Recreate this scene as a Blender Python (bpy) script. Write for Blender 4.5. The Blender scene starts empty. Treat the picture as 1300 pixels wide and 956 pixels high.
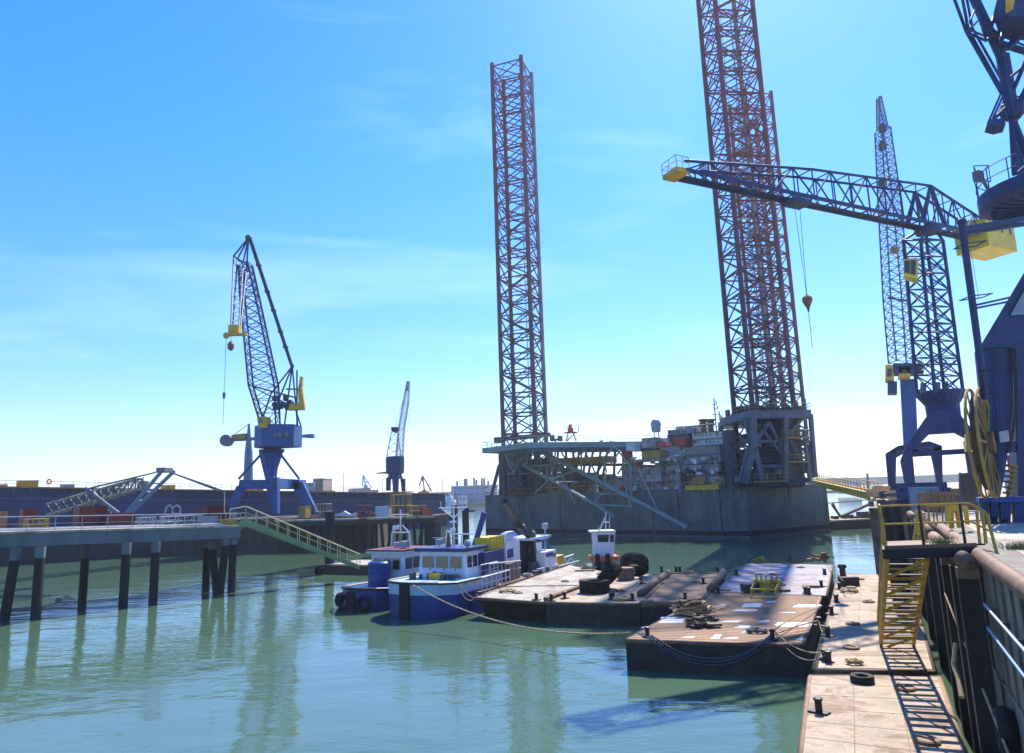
import bpy, bmesh, math, random
from mathutils import Vector as V, Matrix
random.seed(7)
S = bpy.context.scene
COL = S.collection
rad = math.radians
# ---------------------------------------------------------------- camera
FPX, CX, CY = 870.0, 650.0, 478.0
PITCH = math.atan(148/870); ROLL = math.atan(.033)
EYE = V((0, 0, 8.5))
fw = V((0, math.cos(PITCH), math.sin(PITCH)))
r0 = V((1, 0, 0)); u0 = V((0, -math.sin(PITCH), math.cos(PITCH)))
RT = r0*math.cos(ROLL) - u0*math.sin(ROLL)
UP = r0*math.sin(ROLL) + u0*math.cos(ROLL)
cam = bpy.data.cameras.new('camera'); co = bpy.data.objects.new('camera', cam); COL.objects.link(co)
co.matrix_world = Matrix(((RT.x, UP.x, -fw.x, EYE.x), (RT.y, UP.y, -fw.y, EYE.y), (RT.z, UP.z, -fw.z, EYE.z), (0, 0, 0, 1)))
cam.sensor_width = 36; cam.lens = 36*FPX/1300; cam.clip_end = 20000; cam.clip_start = .1
S.camera = co
# ---------------------------------------------------------------- light
SUN_AZ, SUN_EL = rad(24), rad(50)
w = bpy.data.worlds.new('World'); S.world = w; w.use_nodes = True
nt = w.node_tree; nt.nodes.clear()
sky = nt.nodes.new('ShaderNodeTexSky'); sky.sky_type = 'NISHITA'; sky.sun_disc = False
sky.sun_elevation = SUN_EL; sky.sun_rotation = SUN_AZ; sky.air_density = 1.0; sky.dust_density = 0.25; sky.ozone_density = 2.0; sky.altitude = 0
hsv = nt.nodes.new('ShaderNodeHueSaturation'); hsv.inputs['Saturation'].default_value = 1.2; hsv.inputs['Hue'].default_value = .503
tc = nt.nodes.new('ShaderNodeTexCoord')
mp = nt.nodes.new('ShaderNodeMapping'); mp.inputs['Location'].default_value = (5.3, .9, 1.2); mp.inputs['Scale'].default_value = (1, 1.3, 6.5); mp.inputs['Rotation'].default_value = (0, .12, 0)
nz = nt.nodes.new('ShaderNodeTexNoise'); nz.inputs['Scale'].default_value = 1.7; nz.inputs['Detail'].default_value = 7; nz.inputs['Roughness'].default_value = .55; nz.inputs['Distortion'].default_value = .6
rp = nt.nodes.new('ShaderNodeMapRange'); rp.inputs['From Min'].default_value = .54; rp.inputs['From Max'].default_value = .9; rp.inputs['To Max'].default_value = .15
mx = nt.nodes.new('ShaderNodeMix'); mx.data_type = 'RGBA'; mx.inputs['B'].default_value = (9, 9.6, 10.4, 1)
bg = nt.nodes.new('ShaderNodeBackground'); bg.inputs['Strength'].default_value = .15
sx_ = nt.nodes.new('ShaderNodeSeparateXYZ'); mr_ = nt.nodes.new('ShaderNodeMapRange'); mr_.inputs['From Min'].default_value = .0; mr_.inputs['From Max'].default_value = .45; gm = nt.nodes.new('ShaderNodeMix'); gm.data_type = 'RGBA'; gm.inputs['A'].default_value = (.60, .645, .76, 1); gm.inputs['B'].default_value = (.66, .84, 1.16, 1)
nt.links.new(tc.outputs['Generated'], sx_.inputs[0]); nt.links.new(sx_.outputs['Z'], mr_.inputs['Value']); nt.links.new(mr_.outputs[0], gm.inputs['Factor'])
ou = nt.nodes.new('ShaderNodeOutputWorld')
L = nt.links.new
tn = nt.nodes.new('ShaderNodeMix'); tn.data_type = 'RGBA'; tn.blend_type = 'MULTIPLY'; tn.inputs['Factor'].default_value = 1; nt.links.new(gm.outputs['Result'], tn.inputs['B'])
L(sky.outputs[0], tn.inputs['A']); L(tn.outputs['Result'], hsv.inputs['Color']); L(tc.outputs['Generated'], mp.inputs[0]); L(mp.outputs[0], nz.inputs['Vector'])
L(nz.outputs['Fac'], rp.inputs['Value']); L(rp.outputs[0], mx.inputs['Factor']); L(hsv.outputs[0], mx.inputs['A'])
L(mx.outputs['Result'], bg.inputs['Color']); L(bg.outputs[0], ou.inputs[0])
sl = bpy.data.lights.new('sun', 'SUN'); sl.energy = 5.0; sl.angle = rad(.5); sl.color = (1, .93, .82)
so = bpy.data.objects.new('sun', sl); COL.objects.link(so)
sd = V((math.sin(SUN_AZ)*math.cos(SUN_EL), math.cos(SUN_AZ)*math.cos(SUN_EL), math.sin(SUN_EL)))
so.rotation_euler = sd.to_track_quat('Z', 'Y').to_euler()
S.view_settings.view_transform = 'Standard'; S.view_settings.look = 'None'; S.view_settings.exposure = 0.88; S.view_settings.gamma = 1
S.render.engine = 'CYCLES'
# ---------------------------------------------------------------- measuring helpers: photograph pixel -> point in the world
def ray(px, py): return fw*FPX + RT*(px-CX) + UP*(CY-py)
def G(px, py, z=0.0):
    d = ray(px, py); return EYE + d*((z-EYE.z)/d.z)
def P(px, py, Y):
    d = ray(px, py); return EYE + d*(Y/d.y)
def HZ(px): return 626 - .033*(px-650)
class Fr:
    'vertical plane through ground points a, b; off > 0 is towards the camera'
    def __init__(s, a, b):
        s.a = V((a[0], a[1], 0)); e = V((b[0]-a[0], b[1]-a[1], 0)); s.len = e.length; s.e = e.normalized()
        n = V((s.e.y, -s.e.x, 0)); s.n = n if n.dot(EYE-s.a) > 0 else -n
    def at(s, px, py, off=0):
        d = ray(px, py); o = s.a + s.n*off
        return EYE + d*((o-EYE).dot(s.n)/d.dot(s.n))
    def w(s, t, off, z): return s.a + s.e*t + s.n*off + V((0, 0, z))
    def box(s, m, x0, y0, x1, y1, off, dep, z0=None):
        p0, p1 = s.at(x0, y1, off), s.at(x1, y1, off); zb = (p0.z+p1.z)/2 if z0 is None else z0
        zt = (s.at(x0, y0, off).z + s.at(x1, y0, off).z)/2
        q = [V((p.x, p.y, 0)) for p in (p0, p1)]; q = [q[0], q[1], q[1]-s.n*dep, q[0]-s.n*dep]
        m.prism(q, zb, zt); return q, zb, zt
# ---------------------------------------------------------------- materials
MT = {}
def mat(name, col, rough=.6, metal=0, var=.3, rust=0, rcol=(.16, .06, .03), sc=1.0, streak=False, bump=.15, spec=.4, blot=()):
    m = bpy.data.materials.new(name); m.use_nodes = True; t = m.node_tree; N = t.nodes.new; l = t.links.new
    b = t.nodes['Principled BSDF']; b.inputs['Roughness'].default_value = rough; b.inputs['Metallic'].default_value = metal
    b.inputs['Specular IOR Level'].default_value = spec
    c = N('ShaderNodeTexCoord'); mpg = N('ShaderNodeMapping'); mpg.inputs['Scale'].default_value = (sc, sc, sc*(.12 if streak else 1))
    l(c.outputs['Object'], mpg.inputs[0])
    n1 = N('ShaderNodeTexNoise'); n1.inputs['Scale'].default_value = 1.1; n1.inputs['Detail'].default_value = 8; n1.inputs['Roughness'].default_value = .65
    l(mpg.outputs[0], n1.inputs['Vector'])
    mr = N('ShaderNodeMapRange'); mr.inputs['From Min'].default_value = .3; mr.inputs['From Max'].default_value = .7; mr.inputs['To Min'].default_value = 0
    l(n1.outputs['Fac'], mr.inputs['Value'])
    x = N('ShaderNodeMix'); x.data_type = 'RGBA'
    x.inputs['A'].default_value = tuple(v*(1-var) for v in col)+(1,); x.inputs['B'].default_value = tuple(min(1, v*(1+var*.6)) for v in col)+(1,)
    l(mr.outputs[0], x.inputs['Factor']); out = x.outputs['Result']
    if rust > 0:
        n2 = N('ShaderNodeTexNoise'); n2.inputs['Scale'].default_value = 2.3; n2.inputs['Detail'].default_value = 10; n2.inputs['Roughness'].default_value = .7
        l(mpg.outputs[0], n2.inputs['Vector'])
        m2 = N('ShaderNodeMapRange'); th = .72-.34*rust; m2.inputs['From Min'].default_value = th; m2.inputs['From Max'].default_value = th+.09
        l(n2.outputs['Fac'], m2.inputs['Value'])
        y = N('ShaderNodeMix'); y.data_type = 'RGBA'; y.inputs['B'].default_value = tuple(rcol)+(1,)
        l(m2.outputs[0], y.inputs['Factor']); l(out, y.inputs['A']); out = y.outputs['Result']
    for bi, (bc, bs, b0, b1, amt) in enumerate(blot):
        n3 = N('ShaderNodeTexNoise'); n3.inputs['Scale'].default_value = bs; n3.inputs['Detail'].default_value = 12; n3.inputs['Roughness'].default_value = .72; n3.inputs['Distortion'].default_value = .8
        mo = N('ShaderNodeMapping'); mo.inputs['Location'].default_value = (3.7*bi+1, 9.1*bi, 0); l(c.outputs['Object'], mo.inputs[0]); l(mo.outputs[0], n3.inputs['Vector'])
        m3 = N('ShaderNodeMapRange'); m3.inputs['From Min'].default_value = b0; m3.inputs['From Max'].default_value = b1; m3.inputs['To Max'].default_value = amt
        l(n3.outputs['Fac'], m3.inputs['Value']); y3 = N('ShaderNodeMix'); y3.data_type = 'RGBA'; y3.inputs['B'].default_value = tuple(bc)+(1,)
        l(m3.outputs[0], y3.inputs['Factor']); l(out, y3.inputs['A']); out = y3.outputs['Result']
    l(out, b.inputs['Base Color'])
    if bump:
        bp = N('ShaderNodeBump'); bp.inputs['Strength'].default_value = bump; bp.inputs['Distance'].default_value = .05
        l(n1.outputs['Fac'], bp.inputs['Height']); l(bp.outputs[0], b.inputs['Normal'])
    MT[name] = m; return m
mat('rig_steel', (.105, .125, .125), .55, var=.45, rust=.30, rcol=(.13, .115, .075), sc=.5, streak=True, blot=(((.12, .08, .05), .35, .54, .62, .5), ((.17, .20, .19), .18, .5, .62, .5)))
mat('rig_dark', (.085, .09, .10), .6, var=.5, rust=.3, sc=.8)
mat('rig_frame', (.10, .12, .15), .55, var=.3, rust=.15, sc=.6)
mat('teal_steel', (.20, .29, .28), .5, var=.3, rust=.2, sc=.5)
mat('rust_leg', (.11, .06, .068), .6, var=.5, rust=.45, rcol=(.10, .095, .11), sc=.22)
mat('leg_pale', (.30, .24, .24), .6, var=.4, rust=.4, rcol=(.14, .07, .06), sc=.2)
mat('module_grey', (.27, .26, .28), .6, var=.5, rust=.35, rcol=(.07, .06, .055), sc=.6)
mat('module_white', (.55, .55, .55), .5, var=.2, rust=.15, sc=.6)
mat('module_red', (.38, .05, .035), .5, var=.3, rust=.2, sc=.8)
mat('orange', (.75, .14, .03), .45, var=.2)
mat('yellow', (.62, .38, .03), .5, var=.35, rust=.25, rcol=(.17, .09, .03), sc=1.2)
mat('yellow_clean', (.66, .50, .03), .45, var=.2, rust=.08, sc=.8)
mat('yellow_dull', (.36, .25, .05), .6, var=.4, rust=.35, sc=1.0)
mat('ochre', (.45, .27, .03), .55, var=.4, rust=.35, rcol=(.14, .07, .03), sc=1.5)
mat('cream_rail', (.52, .46, .22), .5, var=.3, rust=.2, sc=2)
mat('gangway_green', (.25, .32, .13), .5, var=.25, rust=.1, sc=.8)
mat('crane_blue', (.012, .08, .27), .6, var=.35, rust=.2, rcol=(.02, .05, .16), sc=.5, blot=(((.16, .07, .035), 2.2, .66, .71, .7), ((.04, .09, .20), .5, .52, .68, .4)))
mat('crane_navy', (.012, .038, .13), .6, var=.4, rust=.25, rcol=(.03, .04, .09), sc=.6, blot=(((.16, .07, .035), 2.2, .66, .71, .7), ((.04, .09, .20), .5, .52, .68, .4)))
mat('crane_pale', (.16, .24, .33), .5, var=.25, rust=.1, sc=.5)
mat('crane_grey', (.12, .14, .18), .5, var=.3, rust=.2, sc=.7)
mat('dock_blue', (.012, .03, .12), .5, var=.4, rust=.25, rcol=(.02, .022, .06), sc=.12, streak=True)
mat('hull_black', (.018, .022, .03), .5, var=.5, rust=.25, rcol=(.05, .03, .02), sc=.5)
mat('tug_blue', (.01, .045, .20), .4, var=.3, rust=.12, rcol=(.05, .05, .08), sc=1.2, blot=(((.16, .07, .035), 2.2, .66, .71, .7), ((.04, .09, .20), .5, .52, .68, .4)))
mat('tug_roof', (.01, .03, .14), .45, var=.2)
mat('white', (.74, .75, .77), .4, var=.12, rust=.08, rcol=(.35, .25, .16), sc=1.5, blot=(((.30, .17, .09), 2.5, .66, .71, .6), ((.50, .50, .48), .8, .5, .7, .6)))
mat('pale_blue', (.38, .52, .62), .45, var=.15, rust=.08, sc=1.5)
mat('grey_paint', (.34, .37, .40), .5, var=.25, rust=.12, sc=1.5)
mat('galv', (.42, .44, .46), .45, metal=.3, var=.3, sc=3)
mat('glass', (.02, .03, .035), .06, var=.2, bump=0, spec=.8)
mat('rubber', (.012, .011, .011), .8, var=.5, rust=.2, rcol=(.05, .035, .025), sc=4, bump=.6)
mat('rope', (.50, .36, .19), .85, var=.4, sc=9, bump=.5)
mat('rope_dark', (.10, .12, .15), .85, var=.4, sc=9)
mat('wire', (.07, .07, .08), .5, var=.2)
mat('red', (.14, .012, .014), .5, var=.3, rust=.15, sc=1)
mat('concrete', (.15, .165, .165), .85, var=.35, rust=.25, rcol=(.09, .09, .08), sc=.7, streak=True)
mat('concrete_pale', (.46, .40, .31), .85, var=.3, rust=.3, rcol=(.24, .21, .17), sc=.5, blot=(((.17, .085, .045), .55, .50, .60, .75), ((.09, .065, .05), 2.4, .58, .66, .8), ((.60, .55, .50), 1.1, .62, .70, .5)))
mat('wall_dark', (.19, .17, .13), .8, var=.5, rust=.45, rcol=(.035, .04, .03), sc=.6, streak=True, bump=.5, blot=(((.035, .05, .03), .4, .50, .62, .7), ((.28, .25, .20), 1.3, .58, .68, .6)))
mat('pile_dark', (.022, .02, .02), .8, var=.6, rust=.2, rcol=(.05, .04, .03), sc=2, streak=True, bump=.5)
mat('pile_brown', (.075, .05, .035), .85, var=.5, rust=.3, rcol=(.035, .025, .02), sc=1.5, streak=True)
mat('rust_tube', (.21, .115, .065), .7, var=.45, rust=.4, rcol=(.10, .05, .035), sc=1.5, bump=.4)
mat('barge_side', (.04, .03, .026), .65, var=.6, rust=.4, rcol=(.11, .05, .03), sc=.9, bump=.3)
mat('deck_grey', (.36, .33, .28), .75, var=.3, rust=.42, rcol=(.30, .21, .17), sc=.6, bump=.3, blot=(((.17, .085, .045), .55, .50, .60, .75), ((.09, .065, .05), 2.4, .58, .66, .8), ((.60, .55, .50), 1.1, .62, .70, .5)))
mat('deck_lilac', (.27, .26, .33), .7, var=.3, rust=.3, rcol=(.20, .16, .17), sc=.4, bump=.3, blot=(((.17, .085, .045), .55, .50, .60, .75), ((.09, .065, .05), 2.4, .58, .66, .8), ((.60, .55, .50), 1.1, .62, .70, .5)))
mat('deck_rust', (.29, .155, .07), .75, var=.4, rust=.5, rcol=(.24, .10, .055), sc=.5, bump=.4, blot=(((.17, .085, .045), .55, .50, .60, .75), ((.09, .065, .05), 2.4, .58, .66, .8), ((.60, .55, .50), 1.1, .62, .70, .5)))
mat('deck_pink', (.38, .30, .21), .8, var=.3, rust=.45, rcol=(.30, .17, .12), sc=.8, bump=.3, blot=(((.17, .085, .045), .55, .50, .60, .75), ((.09, .065, .05), 2.4, .58, .66, .8), ((.60, .55, .50), 1.1, .62, .70, .5)))
mat('wood', (.58, .38, .18), .8, var=.5, rust=.3, rcol=(.17, .09, .045), sc=2.5, bump=.5)
mat('brick_far', (.35, .25, .22), .8, var=.2)
mat('far_white', (.60, .62, .66), .6, var=.2, sc=.1)
mat('far_blue', (.20, .27, .42), .6, var=.25, sc=.1)
mat('foliage', (.06, .10, .035), .8, var=.5, sc=.3, bump=0)
mat('grass_mat', (.10, .16, .04), .8, var=.5, sc=3, bump=0)
mat('corrugated', (.52, .50, .52), .5, var=.45, rust=.35, rcol=(.30, .24, .22), sc=1.2, streak=True)
mat('black', (.012, .012, .014), .5, var=.3)
mat('tarp_brown', (.34, .18, .08), .8, var=.4, sc=1)
# the upper part of the rig legs still carries its red primer
_m = MT['rust_leg']; _t = _m.node_tree; _b = _t.nodes['Principled BSDF']; _src = _b.inputs['Base Color'].links[0].from_socket
_g = _t.nodes.new('ShaderNodeNewGeometry'); _s = _t.nodes.new('ShaderNodeSeparateXYZ'); _n = _t.nodes.new('ShaderNodeTexNoise'); _n.inputs['Scale'].default_value = .12; _n.inputs['Detail'].default_value = 5
_a = _t.nodes.new('ShaderNodeMath'); _a.operation = 'MULTIPLY_ADD'; _a.inputs[1].default_value = 60; _r = _t.nodes.new('ShaderNodeMapRange'); _r.inputs['From Min'].default_value = 72; _r.inputs['From Max'].default_value = 96; _r.inputs['To Max'].default_value = .62
_x = _t.nodes.new('ShaderNodeMix'); _x.data_type = 'RGBA'; _x.inputs['B'].default_value = (.24, .045, .05, 1)
_t.links.new(_g.outputs['Position'], _n.inputs['Vector']); _t.links.new(_g.outputs['Position'], _s.inputs[0]); _t.links.new(_n.outputs['Fac'], _a.inputs[0]); _t.links.new(_s.outputs['Z'], _a.inputs[2]); _t.links.new(_a.outputs[0], _r.inputs['Value']); _t.links.new(_r.outputs[0], _x.inputs['Factor']); _t.links.new(_src, _x.inputs['A']); _t.links.new(_x.outputs['Result'], _b.inputs['Base Color'])
# ---------------------------------------------------------------- mesh builder
class M:
    def __init__(s): s.v = []; s.f = []
    def add(s, vs, fs):
        b = len(s.v); s.v += [V(v) for v in vs]; s.f += [tuple(i+b for i in f) for f in fs]; return s
    def xf(s, T):
        s.v = [T @ v for v in s.v]; return s
    def prism(s, q, z0, z1):
        n = len(q); a = sum(q[i].x*q[(i+1) % n].y - q[(i+1) % n].x*q[i].y for i in range(n))
        if a < 0: q = q[::-1]
        s.add([(p.x, p.y, z0) for p in q]+[(p.x, p.y, z1) for p in q], [tuple(range(n))[::-1], tuple(range(n, 2*n))]+[(i, (i+1) % n, n+(i+1) % n, n+i) for i in range(n)]); return s
    def box(s, c, d, rz=0, R=None):
        R = R or Matrix.Rotation(rz, 3, 'Z'); c = V(c)
        vs = [c + R @ V((x*d[0]/2, y*d[1]/2, z*d[2]/2)) for z in (-1, 1) for x, y in ((-1, -1), (1, -1), (1, 1), (-1, 1))]
        s.add(vs, [(3, 2, 1, 0), (4, 5, 6, 7), (0, 1, 5, 4), (1, 2, 6, 5), (2, 3, 7, 6), (3, 0, 4, 7)]); return s
    def slab(s, poly, off):
        n = len(poly); off = V(off); s.add(list(poly)+[V(p)+off for p in poly], [tuple(range(n))[::-1], tuple(range(n, 2*n))]+[(i, (i+1) % n, n+(i+1) % n, n+i) for i in range(n)]); return s
    def tube(s, a, b, r, n=6, r2=None, cap=True):
        a, b = V(a), V(b); d = b-a
        if d.length < 1e-6: return s
        r2 = r if r2 is None else r2; d.normalize(); x = d.orthogonal().normalized() if abs(d.z) > .99 else d.cross(V((0, 0, 1))).normalized(); y = d.cross(x)
        vs = []; o = math.pi/n
        for c, q in ((a, r), (b, r2)):
            vs += [c + (x*math.cos(2*math.pi*i/n+o)+y*math.sin(2*math.pi*i/n+o))*q for i in range(n)]
        fs = [(i, (i+1) % n, n+(i+1) % n, n+i) for i in range(n)]
        if cap: fs += [tuple(range(n))[::-1], tuple(range(n, 2*n))]
        s.add(vs, fs); return s
    def beam(s, a, b, w_, h=None):   # rectangular bar, h vertical
        a, b = V(a), V(b); h = h or w_; d = (b-a).normalized(); x = d.cross(V((0, 0, 1))); x = V((1, 0, 0)) if x.length < 1e-3 else x.normalized(); y = x.cross(d)
        vs = []
        for c in (a, b): vs += [c+x*i*w_/2+y*j*h/2 for i, j in ((-1, -1), (1, -1), (1, 1), (-1, 1))]
        s.add(vs, [(0, 1, 2, 3), (7, 6, 5, 4), (0, 4, 5, 1), (1, 5, 6, 2), (2, 6, 7, 3), (3, 7, 4, 0)]); return s
    def line(s, pts, r, n=6):
        for a, b in zip(pts, pts[1:]): s.tube(a, b, r, n)
        return s
    def lathe(s, c, prof, n=16, ax=None):
        c = V(c); R = (V(ax).to_track_quat('Z', 'Y').to_matrix() if ax is not None else Matrix.Identity(3)); vs = []
        for r, z in prof: vs += [c + R @ V((r*math.cos(2*math.pi*i/n), r*math.sin(2*math.pi*i/n), z)) for i in range(n)]
        fs = []
        for k in range(len(prof)-1): fs += [(k*n+i, k*n+(i+1) % n, (k+1)*n+(i+1) % n, (k+1)*n+i) for i in range(n)]
        fs += [tuple(range(n))[::-1], tuple(range((len(prof)-1)*n, len(prof)*n))]
        s.add(vs, fs); return s
    def ball(s, c, r, n=10, sq=1):
        return s.lathe(c, [(max(.01, r*math.sin(math.pi*k/6)), -r*sq*math.cos(math.pi*k/6)) for k in range(7)], n)
    def torus(s, c, R, r, ax=(0, 0, 1), n=20, m=8, flat=1):
        c = V(c); Q = V(ax).to_track_quat('Z', 'Y').to_matrix(); vs = []
        for i in range(n):
            a = 2*math.pi*i/n
            for j in range(m):
                b = 2*math.pi*j/m; vs.append(c + Q @ V(((R+r*math.cos(b))*math.cos(a), (R+r*math.cos(b))*math.sin(a), r*flat*math.sin(b))))
        s.add(vs, [(i*m+j, ((i+1) % n)*m+j, ((i+1) % n)*m+(j+1) % m, i*m+(j+1) % m) for i in range(n) for j in range(m)]); return s
    def build(s, name, m_, parent=None, smooth=False):
        me = bpy.data.meshes.new(name)
        inv = Matrix.Identity(4)
        if parent is not None:
            root = parent
            while root.parent: root = root.parent
            inv = root.matrix_basis.inverted()
        me.from_pydata([inv @ v for v in s.v], [], s.f)
        bm = bmesh.new(); bm.from_mesh(me); bmesh.ops.recalc_face_normals(bm, faces=bm.faces); bm.to_mesh(me); bm.free()
        if smooth:
            for p in me.polygons: p.use_smooth = True
        me.materials.append(MT[m_] if isinstance(m_, str) else m_)
        o = bpy.data.objects.new(name, me); COL.objects.link(o)
        if parent is not None: o.parent = parent
        return o
def thing(name, label, cat, loc, group=None, rz=0):
    o = bpy.data.objects.new(name, None); COL.objects.link(o); o.location = loc; o.rotation_euler = (0, 0, rz); o.empty_display_size = .5
    o.matrix_basis = Matrix.Translation(V(loc)) @ Matrix.Rotation(rz, 4, 'Z')
    o['label'] = label; o['category'] = cat
    if group: o['group'] = group
    return o
def tag(o, label, cat, group=None):
    'a thing that is one mesh: move its origin to its base'
    me = o.data; xs = [v.co for v in me.vertices]
    c = V((sum(v.x for v in xs)/len(xs), sum(v.y for v in xs)/len(xs), min(v.z for v in xs)))
    me.transform(Matrix.Translation(-c)); o.location = c
    o['label'] = label; o['category'] = cat
    if group: o['group'] = group
    return o
def kind(o, k): o['kind'] = k; return o
def copy_tree(o, parent=None):
    c = o.copy(); COL.objects.link(c); c.parent = parent
    for ch in o.children: copy_tree(ch, c)
    return c
def lerp(a, b, t): return V(a)*(1-t)+V(b)*t
def lattice(mc, mb, B, T, n, rc, rb, x=True, horiz=True, nc=6, nb=4):
    k = len(B)
    for i in range(k): mc.tube(B[i], T[i], rc, nc)
    for j in range(n+1):
        t = j/n
        for i in range(k):
            a, b = lerp(B[i], T[i], t), lerp(B[(i+1) % k], T[(i+1) % k], t)
            if horiz: mb.tube(a, b, rb, nb, cap=False)
            if j < n:
                a2, b2 = lerp(B[i], T[i], (j+1)/n), lerp(B[(i+1) % k], T[(i+1) % k], (j+1)/n)
                if x: mb.tube(a, b2, rb, nb, cap=False); mb.tube(b, a2, rb, nb, cap=False)
                elif (j+i) % 2: mb.tube(a, b2, rb, nb, cap=False)
                else: mb.tube(b, a2, rb, nb, cap=False)
def rail(m, pts, h=1.05, step=1.5, r=.025, mid=True):
    for a, b in zip(pts, pts[1:]):
        a, b = V(a), V(b); n = max(1, round((b-a).length/step)); z = V((0, 0, h))
        m.tube(a+z, b+z, r*1.3, 5)
        if mid: m.tube(a+z*.5, b+z*.5, r, 4)
        for i in range(n+1): p = lerp(a, b, i/n); m.tube(p, p+z, r, 4)
# ================================================================ SETTING
def water_mat():
    m = bpy.data.materials.new('harbour_water'); m.use_nodes = True; t = m.node_tree; N = t.nodes.new; l = t.links.new
    b = t.nodes['Principled BSDF']; b.inputs['Roughness'].default_value = .05; b.inputs['IOR'].default_value = 1.45
    g = N('ShaderNodeNewGeometry')
    n0 = N('ShaderNodeTexNoise'); n0.inputs['Scale'].default_value = .03; n0.inputs['Detail'].default_value = 4; l(g.outputs['Position'], n0.inputs['Vector'])
    x = N('ShaderNodeMix'); x.data_type = 'RGBA'; x.inputs['A'].default_value = (.052, .105, .062, 1); x.inputs['B'].default_value = (.075, .135, .085, 1)
    l(n0.outputs['Fac'], x.inputs['Factor']); l(x.outputs['Result'], b.inputs['Base Color'])
    prev = None
    for sc, st, rot, ds in ((.30, .8, .3, .10), (1.3, 1, -.2, .035), (4.6, 1, .5, .012)):
        mp_ = N('ShaderNodeMapping'); mp_.inputs['Rotation'].default_value = (0, 0, rot); mp_.inputs['Scale'].default_value = (sc*.45, sc, sc)
        l(g.outputs['Position'], mp_.inputs[0])
        n = N('ShaderNodeTexNoise'); n.inputs['Scale'].default_value = 1; n.inputs['Detail'].default_value = 3; n.inputs['Distortion'].default_value = .4; l(mp_.outputs[0], n.inputs['Vector'])
        bp = N('ShaderNodeBump'); bp.inputs['Strength'].default_value = st; bp.inputs['Distance'].default_value = ds
        l(n.outputs['Fac'], bp.inputs['Height'])
        if sc > 1:      # wind patches: some of the surface is nearly calm
            wp = N('ShaderNodeTexNoise'); wp.inputs['Scale'].default_value = .055; wp.inputs['Detail'].default_value = 4; l(g.outputs['Position'], wp.inputs['Vector'])
            wr = N('ShaderNodeMapRange'); wr.inputs['From Min'].default_value = .4; wr.inputs['From Max'].default_value = .62; wr.inputs['To Min'].default_value = .3; wr.inputs['To Max'].default_value = 1.0; l(wp.outputs['Fac'], wr.inputs['Value']); l(wr.outputs[0], bp.inputs['Strength'])
        if prev: l(prev.outputs[0], bp.inputs['Normal'])
        prev = bp
    l(prev.outputs[0], b.inputs['Normal']); MT['water'] = m
water_mat()
m = M(); m.add([(-2000, -60, 0), (2000, -60, 0), (2000, 2700, 0), (-2000, 2700, 0)], [(0, 1, 2, 3)])
kind(m.build('water', 'water'), 'structure')
# quay frame
_d = ray(1112, 611); U = V((_d.x, _d.y, 0)).normalized(); W = V((U.y, -U.x, 0)); ZQ = 6.4
E0 = G(1234, 693, ZQ); E0.z = 0
def Q(t, off, z=ZQ): return E0 + U*t + W*off + V((0, 0, z))
FQ = Fr(E0, E0+U)
RZ = math.atan2(U.y, U.x)
m = M()
m.prism([Q(-40, .9), Q(37, .9), Q(37, -2.2), Q(95, -2.2), Q(420, 0), Q(420, 130), Q(-40, 130)], -2, ZQ)
kind(m.build('quay_ground', 'concrete_pale'), 'structure')
qw = thing('quay_wall', 'dark weathered concrete quay wall with a rounded rusty coping at its top edge', 'wall', Q(0, .4, -1))
m = M(); m.prism([Q(-40, 0), Q(37, 0), Q(37, .897), Q(-40, .897)], -1.5, ZQ-.01); m.prism([Q(36.5, -3.2), Q(95, -3.2), Q(95, -2.203), Q(37.4, -2.203), Q(37.4, 0), Q(36.5, 0)], -1.5, ZQ-.012)
m.build('wall', 'wall_dark', qw)
m = M(); m.tube(Q(-40, -.02, 6.28), Q(36.4, -.02, 6.28), .21, 12); m.build('coping', 'rust_tube', qw, True)
m = M()
for t in [-12+1.3*k for k in range(38)]:
    m.box(Q(t, -.03, 4.6), (.08, .06, 2.9), RZ)
m.box(Q(0, -.02, 3.1), (76, .04, .10), RZ)
m.build('wall_rib', 'wall_dark', qw)
for k in range(2):
    m = M(); m.tube(Q(-30, -.16, 5.05-.62*k), Q(-2.2, -.16, 5.05-.62*k), .04, 8); m.build('water_pipe' , 'white' if k == 0 else 'pale_blue', qw)
m = M()
for t in range(-28, -2, 2): m.box(Q(t, -.1, 5.05), (.05, .14, .14), RZ)
m.build('pipe_bracket', 'wire', qw)
for off in (6.2, 11.5):
    m = M(); m.box(Q(30, off-.12, ZQ+.012), (120, .05, .024), RZ); m.box(Q(30, off+.12, ZQ+.012), (120, .05, .024), RZ); m.box(Q(30, off, ZQ+.02), (120, .09, .04), RZ)
    kind(m.build('crane_rail', 'black'), 'structure')
# slab joints in the quay surface
m = M()
for t in range(-10, 60, 4): m.box(Q(t, 15.4, ZQ+.003), (.04, 29, .006), RZ)
kind(m.build('pavement_joint', 'black'), 'structure')
# far shores
m = M(); pts = [G(-900, 668, 0), G(-100, 668, 0)]
def land(name, pl, z, mt, lift=0):
    m = M(); q = [V((p[0], p[1], 0)) for p in pl]; m.prism(q, -1, z); return kind(m.build(name, mt), 'structure')
land('far_shore', [(-60, 560), (20, 520), (120, 640), (300, 600), (420, 430), (900, 500), (1900, 2600), (-900, 2600), (-400, 700)], 1.6, 'grass_mat')
land('far_hills', [(-700, 2000), (-100, 1700), (500, 1500), (1100, 1300), (1900, 1300), (1950, 2650), (-900, 2650)], 17, 'foliage')
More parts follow.
